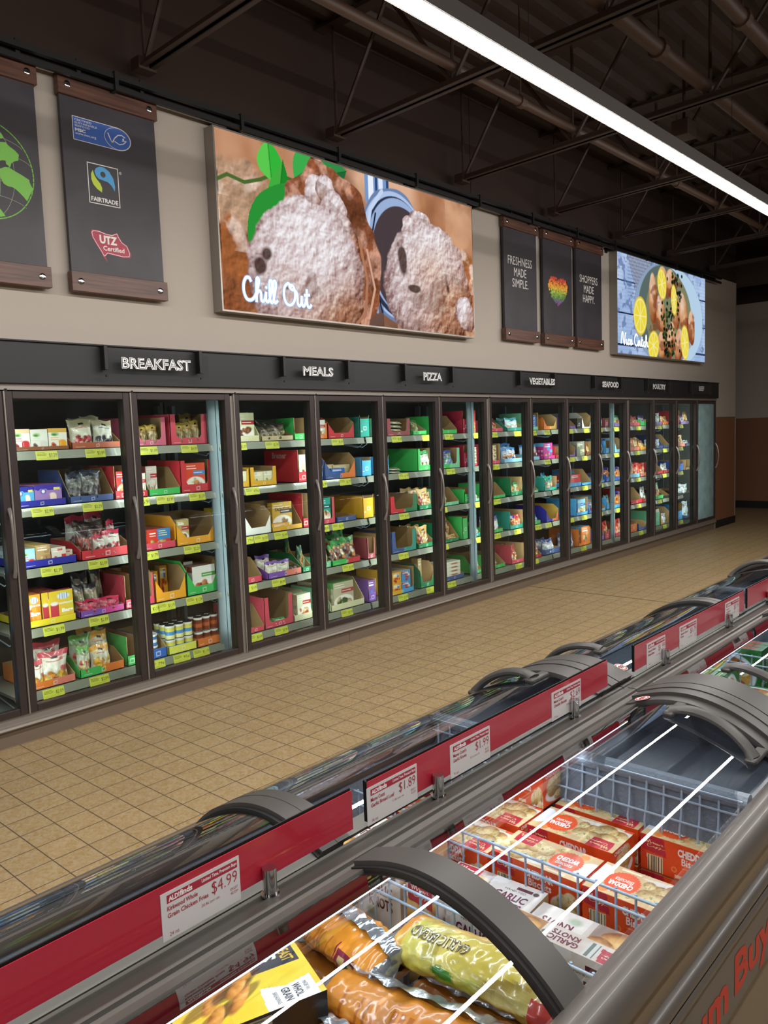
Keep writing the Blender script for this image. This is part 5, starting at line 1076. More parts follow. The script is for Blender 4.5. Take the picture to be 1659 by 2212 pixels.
T[10, 1] = [('L', 1360, 1382, 8, 12, 'salmon', [('or', 1358, 1368, 24, {'d': .06}), ('bw', 1366, 1382, 28, {'d': .08, 'n': 2})]), ('L', 1383, 1396, 8, 26, 'amber', [('bw', 1378, 1392, 20, {'d': .08})])]
T[10, 2] = [('L', 1360, 1382, 9, 11, 'lightblue', [('og', 1359, 1372, 34, {'d': .08}), ('ro', 1370, 1382, 30, {'d': .08})]), ('L', 1383, 1398, 8, 14, 'salmon', [('ro', 1382, 1396, 28, {'d': .08, 'n': 2})])]
T[10, 3] = [('L', 1363, 1388, 9, 34, 'red', [('wc', 1372, 1388, 34, {'d': .08, 'y': .1})]), ('L', 1389, 1398, 8, 16, 'red', [('wc', 1384, 1397, 32, {'d': .08})])]
T[10, 4] = [('F', 1362, 1376, 18, 20, 'orange', [('wg', 1372, 1380, 30, {'d': .05, 'y': .06})]), ('H', 1380, 1397, 6, 20, 'steel', [('wg', 1376, 1396, 38, {'d': .05, 'y': .14, 'n': 3})])]
T[11, 0] = [('L', 1412, 1430, 7, 9, 'lilac', [('sw', 1412, 1428, 26, {'d': .09})]), ('L', 1431, 1444, 7, 10, 'orange', [('br', 1430, 1443, 18, {'d': .08, 'n': 2})])]
T[11, 1] = [('L', 1412, 1432, 6, 8, 'steel', [('sw', 1411, 1428, 20, {'d': .09, 'n': 2})]), ('L', 1433, 1446, 6, 30, 'steel', [])]
T[11, 2] = [('L', 1412, 1432, 7, 26, 'red', [('wc', 1414, 1436, 34, {'d': .08, 'y': .12})]), ('L', 1433, 1446, 6, 14, 'red', [('wc', 1430, 1445, 20, {'d': .08})])]
T[11, 3] = [('L', 1413, 1433, 8, 10, 'green', [('gn', 1411, 1429, 36, {'d': .09})]), ('L', 1434, 1446, 5, 18, 'dark', [])]
T[11, 4] = [('F', 1413, 1425, 30, 34, 'mint', [('wg', 1413, 1424, 36, {'d': .06})]), ('H', 1427, 1446, 5, 36, 'kraft', [('sw', 1426, 1442, 22, {'d': .1})])]
T[12, 0] = [('F', 1460, 1468, 20, 30, 'red', []), ('L', 1470, 1488, 6, 8, 'lilac', [('bw', 1478, 1488, 26, {'d': .08}), ('nv', 1468, 1479, 20, {'d': .08})])]
T[12, 1] = [('L', 1461, 1480, 7, 8, 'salmon', [('br', 1460, 1478, 24, {'d': .1})]), ('L', 1481, 1490, 6, 7, 'steel', [('sw', 1477, 1489, 12, {'d': .08})])]
T[12, 2] = [('F', 1462, 1476, 16, 22, 'blue', [('nb', 1472, 1480, 12, {'d': .03})]), ('F', 1481, 1490, 6, 22, 'kraft', [])]
T[12, 3] = [('L', 1462, 1490, 4, 10, 'dark', [('sw', 1466, 1489, 20, {'d': .1, 'n': 2})])]
T[12, 4] = [('F', 1462, 1474, 20, 36, 'sky', [('fb', 1472, 1476, 26, {'d': .06})]), ('L', 1479, 1490, 6, 12, 'steel', [('sw', 1478, 1489, 36, {'d': .09})])]
T[0, 2][1][6].extend([('mx1', 150, 196, 88, {'d': .12, 'y': .25}), ('mx1', 192, 236, 92, {'d': .12, 'y': .27}), ('sd', 228, 262, 84, {'d': .1, 'y': .28})])
T[0, 3][1][6].extend([('dk', 166, 204, 84, {'d': .12, 'y': .2}), ('dk', 204, 238, 88, {'d': .12, 'y': .22})])
T[0, 0][1][6].extend([('st1', 186, 226, 70, {'d': .1, 'y': .2}), ('bk1', 222, 246, 66, {'d': .1, 'y': .21})])
T[0, 1][1][6].extend([('bk2', 160, 196, 78, {'d': .1, 'y': .2})])
T[0, 4][1][6].extend([('mn', 176, 214, 86, {'d': .1, 'y': .26}), ('ms', 214, 240, 84, {'d': .1, 'y': .27})])
T[2, 3][2][6].extend([('gc', 628, 656, 72, {'d': .1, 'y': .22})])
T[3, 3][1][6].extend([('bo', 734, 766, 66, {'d': .1, 'y': .13}), ('vg', 716, 752, 70, {'d': .1, 'y': .25})])
for (d_, k_), it in T.items(): stock(d_, k_, it)
# large printed sides seen through the doors and a few trays further back
def backtray(d, k, u0, u1, yb, side, col, inner='kraft', word=None, D=.3):
    z = SHZ[k]+.0005; x0, x1 = xof(u0, z, yb), xof(u1, z, yb); w = x1-x0
    o = make_tray('F', w, min(.05, hz(side, x0)), min(hz(side, x0), .30), col, None, inner, D, 0, word); o.location = (x0, yb, z)
    tag(o, uniq(colword(col)+' carton tray standing further back', where(d, k)), 'carton tray', 'shelf ready carton trays')
    return o
# the leftmost sliver of a door
for k_, cols in enumerate((('amber',), ('navy',), ('sky',), ('sky',), ('sky',))):
    z = SHZ[k_]+.0005; o = make_tray('L', .22, .05, .16, cols[0]); o.location = (-.30, .218, z); tag(o, uniq(colword(cols[0])+' carton tray at the left picture edge', SHN[k_]+' shelf'), 'carton tray', 'shelf ready carton trays')
    o = PR[('ye', 'ib1', 'cb', 'tb', 'nb')[k_]].copy(); COL.objects.link(o); o.location = (-.285, .23, z+.005); o.scale = (.16, .08, .17); tag(o, uniq(PRW[('ye', 'ib1', 'cb', 'tb', 'nb')[k_]]+' at the left picture edge', SHN[k_]+' shelf'), 'food box', 'boxes of frozen food in the tall freezers')
# price tags: door, shelf, pixel of the tag centre, price
TAGS = [(0, 0, 101, '$3.29'), (0, 0, 206, '$2.89'), (0, 1, 92, '$2.99'), (0, 1, 200, '$2.29'), (0, 2, 112, '$2.39'), (0, 2, 212, '$2.09'), (0, 3, 117, '$1.99'), (0, 3, 214, '$2.09'), (0, 4, 116, '$2.09'), (0, 4, 215, '$2.09'),
 (1, 0, 321, '$1.09'), (1, 0, 409, '$4.99'), (1, 1, 303, '69'), (1, 1, 357, '$3.99'), (1, 1, 426, '$3.29'), (1, 2, 323, '$1.79'), (1, 2, 415, '$2.29'), (1, 3, 326, '$2.59'), (1, 3, 360, '$1.19'), (1, 3, 420, '$1.29'), (1, 4, 338, '79¢'), (1, 4, 393, '95¢'), (1, 4, 435, '$1.19'),
 (2, 0, 517, '$2.29'), (2, 0, 588, '$2.99'), (2, 1, 545, '69¢'), (2, 2, 532, '79¢'), (2, 2, 564, '$3.29'), (2, 2, 607, '$3.99'), (2, 3, 540, '$3.49'), (2, 3, 602, '$4.99'), (2, 4, 552, '$2.69'), (2, 4, 608, '$2.99'),
 (3, 0, 729, '$2.49'), (3, 1, 693, '69'), (3, 1, 746, '$2.79'), (3, 2, 698, '89'), (3, 2, 730, '$2.79'), (3, 3, 752, '$3.79'), (3, 4, 750, '$2.99'),
 (4, 0, 857, '$2.29'), (4, 1, 872, '$1.99'), (4, 2, 873, '$1.99'), (4, 3, 872, '$2.79'), (4, 4, 871, '$1.99'), (4, 0, 922, ''), (4, 4, 931, ''),
 (5, 0, 970, '$1.69'), (5, 1, 974, '$2.69'), (5, 2, 957, ''), (5, 3, 960, ''), (5, 4, 976, '$2.99'), (5, 0, 1024, ''), (5, 1, 1060, ''), (5, 2, 1028, ''), (5, 3, 1032, ''),
 (6, 0, 1067, '$2.29'), (6, 0, 1118, ''), (6, 1, 1071, '$2.99'), (6, 2, 1074, '$1.99'), (6, 3, 1074, '$2.49'), (6, 3, 1118, ''), (6, 4, 1121, '$3.29'),
 (7, 0, 1152, '$4.99'), (7, 0, 1187, '$3.99'), (7, 1, 1189, '$4.99'), (7, 3, 1163, '$6.99'), (7, 3, 1194, '$7.99'), (7, 4, 1157, ''),
 (8, 0, 1232, ''), (8, 0, 1267, ''), (8, 1, 1236, ''), (8, 1, 1263, ''), (8, 2, 1264, ''), (8, 3, 1234, ''), (8, 3, 1262, ''), (8, 4, 1261, ''),
 (9, 0, 1296, ''), (9, 0, 1332, ''), (9, 1, 1331, ''), (9, 2, 1298, ''), (9, 3, 1297, ''), (9, 3, 1337, ''),
 (10, 0, 1379, ''), (10, 1, 1377, ''), (10, 2, 1379, ''), (10, 3, 1380, ''), (10, 4, 1385, ''), (11, 0, 1427, ''), (11, 1, 1437, ''), (11, 2, 1434, ''), (11, 3, 1429, ''), (11, 4, 1435, ''), (12, 0, 1475, ''), (12, 1, 1476, ''), (12, 2, 1472, ''), (12, 3, 1487, ''), (12, 4, 1475, '')]
for d_, k_, u, pr in TAGS:
    x = xof(u, SHZ[k_]-.025, .19)
    for key, (r_, rl) in SHELVES.items():
        if key[2] != k_: continue
        i_ = key[0]*2+key[1]
        xs0 = r_.location.x; w_ = rl.bound_box[6][0]
        if xs0-.02 <= x <= xs0+w_+.02: price_tag(key, min(max(x, xs0+.075), xs0+w_-.075), pr, w=.135); break
# ================================================================== chest freezer island
YC = -3.46
NP = [(-3.508, .856), (-3.56, .876), (-3.64, .893), (-3.73, .892), (-3.81, .868), (-3.875, .834), (-3.93, .797), (-3.957, .768)]
def smooth(pts, m=4):
    P_ = [Vector(p) for p in pts]; out = []
    for i in range(len(P_)-1):
        p0, p1, p2, p3 = P_[max(i-1, 0)], P_[i], P_[i+1], P_[min(i+2, len(P_)-1)]
        for j in range(m):
            t = j/m; out.append(.5*((2*p1)+(p2-p0)*t+(2*p0-5*p1+4*p2-p3)*t*t+(3*p1-p0-3*p2+p3)*t**3))
    return out+[P_[-1]]
_t = np.array([(-3.508-p[0])/.449 for p in NP]); _c = np.polyfit(_t, [p[1] for p in NP], 5)
PROF = [Vector((-3.508-.449*t, float(np.polyval(_c, t)))) for t in np.linspace(0, 1, 29)]
def prof(side, lift=0):
    """lid cross section in (y, z); side +1 near the camera, -1 far side"""
    out = []
    for i, p in enumerate(PROF):
        t = (PROF[min(i+1, len(PROF)-1)]-PROF[max(i-1, 0)]).normalized(); n = Vector((t.y, -t.x)); n = n if n.y > 0 or n.x < 0 else -n
        if n.y < 0 and abs(n.y) > abs(n.x): n = -n
        q = p+n*lift; out.append((q.x if side > 0 else 2*YC-q.x, q.y))
    return out
def sweep(b, x0, x1, side, l0, l1, mat=None, a=0, e=None):
    A = prof(side, l1)[a:e]; B = prof(side, l0)[a:e]; b.prism(A+B[::-1], 0, x0, x1, mat=mat)
def arch(b, x0, x1, side, l0, l1, mat=None): sweep(b, x0, x1, side, l0, l1, mat)
def chest(xu, label, nm):
    root = empty('chest_freezer', (0, 0, 0)); tag(root, label, 'freezer', 'chest freezer island'); x0, x1 = xu+.003, xu+2.497
    m_ = lambda y, s: y if s > 0 else 2*YC-y
    # body
    b = MB(('taupe',)); 
    for s in (1, -1):
        ya, yb = sorted((m_(-3.985, s), m_(-3.965, s))); b.box(x0, x1, ya, yb, .06, .735); ya, yb = sorted((m_(-4.013, s), m_(-3.985, s))); b.box(x0, x1, ya, yb, .44, .72)
    b.box(x0, x0+.02, -3.965, m_(-3.965, -1), .06, .74); b.box(x1-.02, x1, -3.965, m_(-3.965, -1), .06, .74); b.build('body', root)
    b = MB(('black',)); b.box(x0+.03, x1-.03, -3.93, m_(-3.93, -1), 0, .06); b.build('base_plinth', root)
    for s in (1, -1):
        b = MB(('greypanel',)); ya, yb = sorted((m_(-4.02, s), m_(-4.013, s))); b.box(x0, x1, ya, yb, .45, .612)
        pn = b.build('lettered_panel', root)
        if s > 0:
            b = MB(('sign',)); rd = C('b8281e'); f = lambda u, v: (u, -4.0208, v)
            for ox in ((xu+1.18,) if True else ()):
                b.text('Premium', f, ox, ox+.56, .475, .572, rd, None, .03); b.text('Buys', f, ox+.60, ox+.90, .452, .572, rd, None, .03)
            b.build('lettering', pn)
        b = MB(('railpl',))
        for zc in (.655, .625): b.tube([(x0, m_(-4.015, s), zc), (x1, m_(-4.015, s), zc)], .0165, 10)
        b.build('bumper', root, True, 50)
        b = MB(('railpl',)); zr = .755 if s > 0 else .722; yr = m_(-3.988 if s > 0 else -3.975, s); b.tube([(x0, yr, zr), (x1, yr, zr)], .0425, 24, sy=.97); b.build('hand_rail', root, True, 50)
    # tub
    t0, t1, ye = x0+.09, x1-.41+.02, 2*YC+3.95
    t1 = x1-.415; t0 = x0+.13
    b = MB(('tub',)); b.box(t0-.02, t1+.02, -3.95, ye, .18, .2)
    for ya, yb in ((-3.962, -3.95), (ye, ye+.012)): b.box(t0, t1, ya, yb, .2, .765)
    b.box(t1, t1+.02, -3.95, ye, .2, .765); b.box(t0-.02, t0, -3.95, ye, .2, .765)
    # rounded ice covered rim at the end
    b.tube([(t1+.012, -3.95, .768), (t1+.012, ye, .768)], .022, 12); b.tube([(t0-.012, -3.95, .768), (t0-.012, ye, .768)], .022, 12)
    b.build('tub', root)
    for s in (1, -1):
        b = MB(('tubpanel',))
        ya, yb = sorted((m_(-3.96, s), YC+.0001*s))
        b.box(t1+.02, x1-.10, ya, yb, .755, .772); b.build('end_ledge', root)
        b = MB(('tubpanel',)); P1 = [(y, z) for y, z in prof(s, -.012)]
        b.prism(P1+[(P1[-1][0], .755), (P1[0][0], .755)], 0, x1-.115, x1-.105); b.prism(P1+[(P1[-1][0], .755), (P1[0][0], .755)], 0, x0+.10, x0+.105); b.build('end_panel', root)
    # spine
    b = MB(('alu',)); w = .047
    sp = [(-w, .815), (-w, .846), (-w+.004, .852), (-w+.016, .852), (-w+.018, .847), (-w+.030, .847), (-w+.032, .854), (w-.032, .854), (w-.03, .847), (w-.018, .847), (w-.016, .852), (w-.004, .852), (w, .846), (w, .815)]
    b.prism([(YC+p[0], p[1]) for p in sp], 0, x0, x1); b.build('spine', root)
    for s in (1, -1):
        y = m_(-3.503, s)
        b = MB(('black',)); ya, yb = sorted((m_(-3.512, s), m_(-3.49, s))); b.box(x0+.1, x1-.1, ya, yb, .800, .815); b.build('light_channel', root)
        b = MB(('ledcool',)); b.box(x0+.13, x1-.13, y-.005, y+.005, .793, .8); b.build('light_tube', root)
        area('chest_lamp', (xu+1.12, m_(-3.505, s), .79), 1.9, .012, CHEST_W*.9, (.86, .94, 1.0), rot=(math.radians(-14*s), 0, 0))
    # end arches
    for s in (1, -1):
        for xa, xb, ra, rb in ((x0, x0+.0475, 0, 0), (x1-.0475, x1, 0, 0)):
            b = MB(('grip',)); arch(b, xa, xb, s, -.02, .012); b.build('end_arch', root, True, 35)
        b = MB(('grip',)); arch(b, x0+.049, x0+.095, s, -.02, .009); b.build('inner_arch', root, True, 35)
        b = MB(('grip',)); arch(b, x1-.095, x1-.049, s, -.02, .009); b.build('inner_arch', root, True, 35)
        # two sliding lids
        for li, (xa, xb) in enumerate(((x0+.095, x0+1.235), (x0+1.215, x1-.095))):
            lf = .0 if li == 0 else -.012
            if s < 0: lf = -.012-lf
            b = MB(('grip', 'gasket'))
            if li == 0: arch(b, xb-.065, xb, s, lf-.004, lf+.017); arch(b, xb-.075, xb-.065, s, lf-.008, lf+.008, 'gasket'); arch(b, xa, xa+.03, s, lf-.004, lf+.008)
            else: arch(b, xa, xa+.035, s, lf-.004, lf+.006); arch(b, xb-.045, xb, s, lf-.004, lf+.010)
            for a_, e_ in ((0, 3),): sweep(b, xa, xb, s, lf-.004, lf+.005, 'alu' if a_ == 0 else None, a_, e_)
            fr = b.build('sliding_lid', root, True, 35)
            b = MB(('lid',)); sweep(b, xa+.01, xb-.01, s, lf-.002, lf+.002); b.build('lid_glass', fr, True, 25)
            # curved grip at the outer end of the lid
            hx = xb-.13 if li == 1 else xa+.13
            P1 = prof(s, lf+.002); a_, e_ = 11, 25
            b = MB(('grip',)); pts = []
            for q in range(a_, e_+1):
                t = (q-a_)/(e_-a_); y_, z_ = P1[q]; r_ = math.sin(math.pi*t)**.6*.020; nn = Vector((-.45*t*s, 1)).normalized()
                pts.append((hx+.012*math.sin(math.pi*t)*(1 if li else -1), y_+nn.x*r_, z_+nn.y*r_+.006))
            b.tube(pts, [.017]+[.013]*(len(pts)-2)+[.017], 10, sy=1.7)
            for q in (a_, e_):
                y_, z_ = P1[q]; b.box(hx-.03, hx+.075 if li else hx+.03, y_-.016, y_+.016, z_-.004, z_+.012, bev=.005)
            b.build('handle', fr, True, 50)
        for xs in (x0+.12, x1-.13):
            P1 = prof(s, .0035); y_, z_ = P1[3]; b = MB(('sign',))
            f = lambda u, v, xs=xs, y_=y_, z_=z_, s=s: (xs+u, y_+v*.95*s, z_-v*.25)
            for r_, c_ in ((.023, 'e8e4e0'), (.021, 'c02830'), (.016, 'e8e4e0')):
                e_ = (.023-r_)*.12; b.face([(lambda p: (p[0], p[1], p[2]+e_))(f(r_*math.cos(t), r_*math.sin(t)*s)) for t in np.linspace(0, 6.2832, 29)[:-1]], C(c_))
            for dx in (-.006, .006):
                p = [f(dx-.004, -.009*s), f(dx+.004, -.009*s), f(dx+.005, .009*s), f(dx-.003, .009*s)]; b.face([(q[0], q[1], q[2]+.0012) for q in p], C('222222'))
            p = [f(-.017, -.002*s), f(.017, -.002*s), f(.017, .003*s), f(-.017, .003*s)]; b.face([(q[0], q[1], q[2]+.0014) for q in p], C('c02830'))
            b.build('warning_sticker', root)
    return root
CHEST_W = 1.5
chest(-2.03, 'nearest taupe chest freezer holding the orange biscuit boxes and orange bags', 'a')
chest(.47, 'middle taupe chest freezer holding green pizza boxes', 'b')
chest(2.97, 'farthest taupe chest freezer at the right picture edge', 'c')
chest(5.47, 'taupe chest freezer at the far end of the island', 'd')
# wire dividers and end basket
def divider(x, z, label, zs=None, y0=-3.945, y1=-2.975, dy=.0465):
    root = empty('wire_divider', (x, 0, .2)); tag(root, label, 'wire divider', 'blue grey wire dividers'); b = MB(('wire',)); y = y0+.01; H = z-.2
    while y < y1: b.tube([(0, y, .0), (0, y, H+.004)], .0031, 7); y += dy
    b.build('upright_wires', root, True, 60)
    for zz in (H, H-.038, H*.5, .01):
        b = MB(('wire',)); b.tube([(-.005, y0, zz), (-.005, y1, zz)], .0036, 7); b.build('cross_wire', root, True, 60)
    return root
divider(-.338, .68, 'wire divider between the cheddar biscuit boxes and the garlic knot boxes')
divider(-.622, .68, 'wire divider between the orange bread bags and the garlic knot boxes')
divider(1.135, .68, 'wire divider in front of the upright green pizza boxes')
divider(1.62, .69, 'second wire divider among the green pizza boxes, farther along')
root = empty('wire_basket', (0, 0, .2)); tag(root, 'wire grid against the frosted end wall behind the biscuit boxes', 'wire basket'); b = MB(('wire',)); y = -3.93
while y < -2.98:
    pts = [(.045, y, 0), (.045, y, .40), (.035, y, .43), (.030, y, .46), (.042, y, .50), (.046, y, .575)]; b.tube(pts, .0031, 6); y += .0465
b.build('upright_wires', root, True, 60)
for zz, xx in ((.575, .044), (.54, .041), (.485, .032), (.33, .042), (.1, .042)):
    b = MB(('wire',)); b.tube([(xx, -3.94, zz), (xx, -2.98, zz)], .003, 6); b.build('cross_wire', root, True, 60)
# price strips along the spine
STRIPS = [(-3.0, -.776, [(-1.232, '$4.99', ('Kirkwood Whole', 'Grain Chicken Fries'), '20.8¢ per oz.', '24 oz.', .162)], 'long red price strip on the nearest chest, holding the $4.99 card'),
          (-.734, .376, [(-.733, '$1.89', ('Mama Cozzi', 'Garlic Bread Loaf'), '11.8¢ per oz.', '16 oz.', .166), (-.442, '$1.99', ('Mama Cozzi\'s', 'Garlic Knots'), '22.1¢ per oz.', '9 oz.', .166), (.031, '$2.69', ('Mama Cozzi\'s', 'Cheddar Biscuits'), '15.8¢ per oz.', '17 oz.', .169)], 'red price strip on the nearest chest with $1.89, $1.99 and $2.69 cards'),
          (.566, 1.662, [(.664, '$1.99', ('Season\'s Choice', 'Fiesta Sides'), '12.4¢', '16 oz.', .154), (.947, '$1.79', ('Season\'s Choice', 'Medley'), '14.9¢', '12 oz.', .166), (1.424, '$7.99', ('Lasagna', 'Family Size'), '13.3¢', '60 oz.', .17)], 'red price strip on the middle chest holding the $7.99 card'),
          (1.70, 2.86, [], 'plain red price strip at the right edge of the picture'), (3.08, 4.2, [], 'plain red price strip on the farthest visible chest')]
for x0, x1, cards, lab in STRIPS:
    root = empty('price_strip', (x0, -3.42, .855)); tag(root, lab, 'price strip', 'red price strips'); w = x1-x0
    b = MB(('acrylic',)); b.box(0, w, -.0015, .0015, 0, .11); b.build('acrylic_plate', root)
    b = MB(('red', 'black')); b.box(0, w, -.0035, -.0016, .024, .108); b.box(0, w, .0016, .004, .022, .112, mat='black'); b.box(0, .004, -.004, .004, .022, .112, mat='black'); b.build('red_strip', root)
    for cx, price, nm, per, oz, cw in cards:
        b = MB(('sign',)); X0 = cx-x0; f = lambda u, v, X0=X0, cw=cw: (X0+u*cw, -.0052, .012+v*.083); g = lambda u, v, X0=X0, cw=cw: (X0+u*cw, -.0056, .012+v*.083); rd = C('a02438')
        b.box(X0, X0+cw, -.0050, -.0036, .012, .095, C('c8c4c4')); b.face([f(.07, .76), f(.97, .76), f(.97, .93), f(.07, .93)], rd)
        b.text('ALDI', g, .09, .22, .79, .90, C('e8e4e4'), None, .04); b.text('finds', g, .225, .38, .79, .92, C('e8e4e4'), None, .04); b.text('Limited Time, Premium Buys', g, .5, .96, .80, .90, C('e8e4e4'), None, .02)
        for i, s_ in enumerate(nm): b.text(s_, g, .07, .07+.0265*len(s_), .60-.15*i, .70-.15*i, rd, None, .015)
        b.text(price, g, .62, .96, .42, .72, rd, None, -.01); b.text(per, g, .48, .72, .28, .36, rd, None, -.01); b.text(oz, g, .08, .2, .07, .15, rd, None, -.01)
        b.text('09237', g, .86, .96, .31, .37, rd, None, -.01); b.text('42329', g, .86, .96, .22, .28, rd, None, -.01); b.build('price_card', root)
for x in (-1.54, -1.012, -.505, .14, .794, 1.441, 1.971, 2.62):
    b = MB(('chrome',)); b.tube([(x, -3.4365, .853), (x, -3.4365, .905)], .0135, 16); b.tube([(x, -3.4365, .853), (x, -3.4365, .856)], .018, 16)
    o = b.build('strip_holder', None, True, 40)
    tag(o, 'short chrome post of the price strip, '+{-1.54: 'first of the row, outside the frame', -1.012: 'beside the $4.99 card', -.505: 'left of the first $1.99 card', .14: 'below the $2.69 card', .794: 'below the $1.99 card of the middle chest', 1.441: 'below the $7.99 card', 1.971: 'nearest the right picture edge', 2.62: 'hidden farthest away'}[x], 'post', 'chrome strip holders')

# ------------------------------------------------------------------ large printed packs in the chests
def biscuits(c, spots, seed=0):
    for i, (x, y, rx, ry, r) in enumerate(spots):
        c.ball(x, y, rx, ry, 'dcc48c', 'f4ecd0', '9a6c34', r, 1, .45, seed+i, .12); m = c.ellm(x, y, rx*.85, ry*.85, r)[0]
        c.noise('b8862c', 26, .6, .68, .7, seed+40+i, m); c.noise('6a7a30', 34, .66, .7, .7, seed+60+i, m)
def cheddar_top():
    c = Cv(130, 68, 'd0b080'); c.noise('e4cca0', 3, .4, .7, .6, 2); c.ell(.97, .42, .12, .34, 'eef0f6'); c.noise('c8ccd8', 9, .5, .7, .5, 5, c.ellm(.97, .42, .12, .34)[0])
    c.poly([(0, .10), (.3, .03), (.62, .12), (.45, .2), (0, .25)], 'dfe4ee', .6); c.ell(.83, .86, .05, .09, 'e88a3c'); c.ell(.56, .80, .035, .06, 'e8944c')
    biscuits(c, [(.1, .36, .11, .24, .1), (.25, .26, .12, .24, -.1), (.38, .40, .10, .22, .2), (.18, .56, .12, .22, .1), (.33, .66, .11, .22, 0), (.46, .62, .09, .2, .3), (.5, .3, .06, .14, 0), (.62, .86, .08, .12, 0)], 3)
    m, u, v, d = c.ellm(.72, .50, .165, .36); a = np.arctan2(v, u); c.put(((d+.035*np.sin(a*30)) < 1)*1., 'e8541c'); c.ell(.72, .5, .135, .30, 'e2481a'); c.ell(.72, .5, .13, .29, 'ea5a20')
    c.poly([(.06, .62), (.30, .60), (.31, .99), (.05, .97)], 'c0283c'); c.rect(.0, .0, .1, .08, 'd85030'); c.rect(.55, .965, .78, 1, 'd0b080'); c.rect(.62, .05, .82, .11, 'f0dcc0')
    c.rect(0, .985, 1, 1, 'd8481c'); return c.a
def cheddar_side():
    c = Cv(120, 46, 'e2501c'); c.noise('d84018', 3, .4, .7, .5, 2); c.poly([(0, .98), (.25, 1), (.28, .5), (.02, .58)], 'b82838'); c.rect(.07, .0, .24, .48, 'd8c8a0')
    for k in range(9): c.rect(.08+k*.018, .0, .08+k*.018+(.006 if k % 3 else .011), .46, '3a2c20')
    c.poly([(0, 0), (.08, 0), (.07, .4), (0, .5)], 'e2501c'); c.ell(.36, .26, .028, .075, 'f0a060'); c.ell(.36, .26, .02, .055, 'e2501c'); c.rect(.37, .04, .56, .14, 'e8c8a0'); c.lines(.44, .32, .66, .4, 1, 'e8a048')
    c.ell(.86, .2, .17, .3, 'e8e4e4'); biscuits(c, [(.82, .3, .075, .24, 0), (.91, .36, .085, .28, .1), (.74, .18, .05, .14, 0), (.93, .1, .06, .14, 0)], 9); c.rect(0, 0, 1, .02, 'b84018'); return c.a
def cheddar_end():
    c = Cv(44, 34, 'e2501c'); c.ell(.5, .3, .4, .26, 'e8e4e4'); biscuits(c, [(.34, .5, .2, .3, 0), (.6, .58, .24, .34, .1), (.55, .18, .16, .14, 0)], 19); return c.a
MAMA = [[(0, 1), (.12, 1.5), (.2, .3), (.35, 1.4), (.42, .4), (.6, 1.5), (.66, .3), (.8, .8), (.95, .9), (.9, .4), (1.05, .8), (1.1, .3), (1.2, .8), (1.27, .3), (1.36, .8), (1.45, .3), (1.55, .7), (1.75, .8), (1.7, .4), (1.85, .5)],
        [(.7, -.2), (.45, 0), (.35, -.5), (.5, -.9), (.8, -.7), (1, -.4), (.95, -.7), (1.1, -.6), (1.3, -.3), (1.1, -1.1), (1.35, -.5), (1.6, -.3), (1.4, -1.1), (1.6, -.6), (1.75, -.7), (2, -.6)]]
def script_on(b, fn, u0, v0, su, sv, wd, col):
    for s_ in MAMA:
        pts = smooth(s_, 3)
        for p, q in zip(pts, pts[1:]):
            p2, q2 = Vector((u0+p.x*su, v0+p.y*sv)), Vector((u0+q.x*su, v0+q.y*sv)); d = (q2-p2); nn = Vector((-d.y, d.x)).normalized()*wd/2
            b.face([fn(*(p2-nn)), fn(*(q2-nn)), fn(*(q2+nn)), fn(*(p2+nn))], col)
def pack(key, name, W_, L_, H_, top, side, end, words, mama=(), edge='card', lab=''):
    """box with its lower near corner at the origin: W along x, L along y, H up"""
    b = MB(('carton',)); e = .0004
    faces = {'top': lambda u, v, o=0: (W_*(1-v), L_*u, H_+o), 'left': lambda u, v, o=0: (-o, L_*(1-u), H_*v), 'right': lambda u, v, o=0: (W_+o, L_*u, H_*v),
             'near': lambda u, v, o=0: (W_*u, -o, H_*v), 'far': lambda u, v, o=0: (W_*(1-u), L_+o, H_*v)}
    for k, cv in (('top', top), ('left', side), ('right', side), ('near', end), ('far', end)): b.grid(faces[k], cv.shape[1], cv.shape[0], cv)
    b.face([(0, 0, 0), (0, L_, 0), (W_, L_, 0), (W_, 0, 0)], tuple(side[0, 0]))
    for k, s_, u0, u1, v0, v1, col, bold in words: b.text(s_, lambda u, v, k=k: faces[k](u, v, e), u0, u1, v0, v1, C(col), None, bold)
    for k, u0, v0, su, sv, wd, col in mama: script_on(b, lambda u, v, k=k: faces[k](u, v, e), u0, v0, su, sv, wd, C(col))
    o = b.build(name); COL.objects.unlink(o); PR[key] = o; return o
ch_w = []
for k in ('left', 'right'): ch_w += [(k, 'CHEDDAR', .40, .72, .66, .88, 'f0e8e4', .05), (k, 'Biscuits', .44, .70, .44, .64, 'f0e8e4', .02)]
ch_w += [('top', 'CHEDDAR', .60, .84, .50, .66, 'f8f0ec', .05), ('top', 'Biscuits', .63, .81, .36, .49, 'f4e4dc', .02), ('near', 'CHEDDAR', .1, .6, .84, .95, 'f0e8e4', .05), ('far', 'CHEDDAR', .1, .6, .84, .95, 'f0e8e4', .05)]
pack('ched', 'biscuit_box', .128, .245, .095, cheddar_top(), cheddar_side(), cheddar_end(), ch_w, [('left', .035, .76, .115, .085, .008, 'f0d8a0'), ('right', .035, .76, .115, .085, .008, 'f0d8a0'), ('top', .075, .80, .115, .085, .008, 'f0d8a0')])
GI = [0]
def lay(key, x, y, z, rz, lab, cat, grp, rx=0, ry=0, sc=(1, 1, 1)):
    o = PR[key].copy(); COL.objects.link(o); o.location = (x, y, z); o.rotation_euler = (rx, ry, rz); o.scale = sc; tag(o, lab, cat, grp); return o
BB = 'orange cheddar biscuit boxes'
def cb(x0, x1, y0, y1, z, flip, lab):
    L_, W_ = y1-y0, x1-x0
    if flip: return lay('ched', x1, y1, z, math.pi, lab, 'biscuit box', BB)
    return lay('ched', x0, y0, z, 0, lab, 'biscuit box', BB)
zt = .64-.095
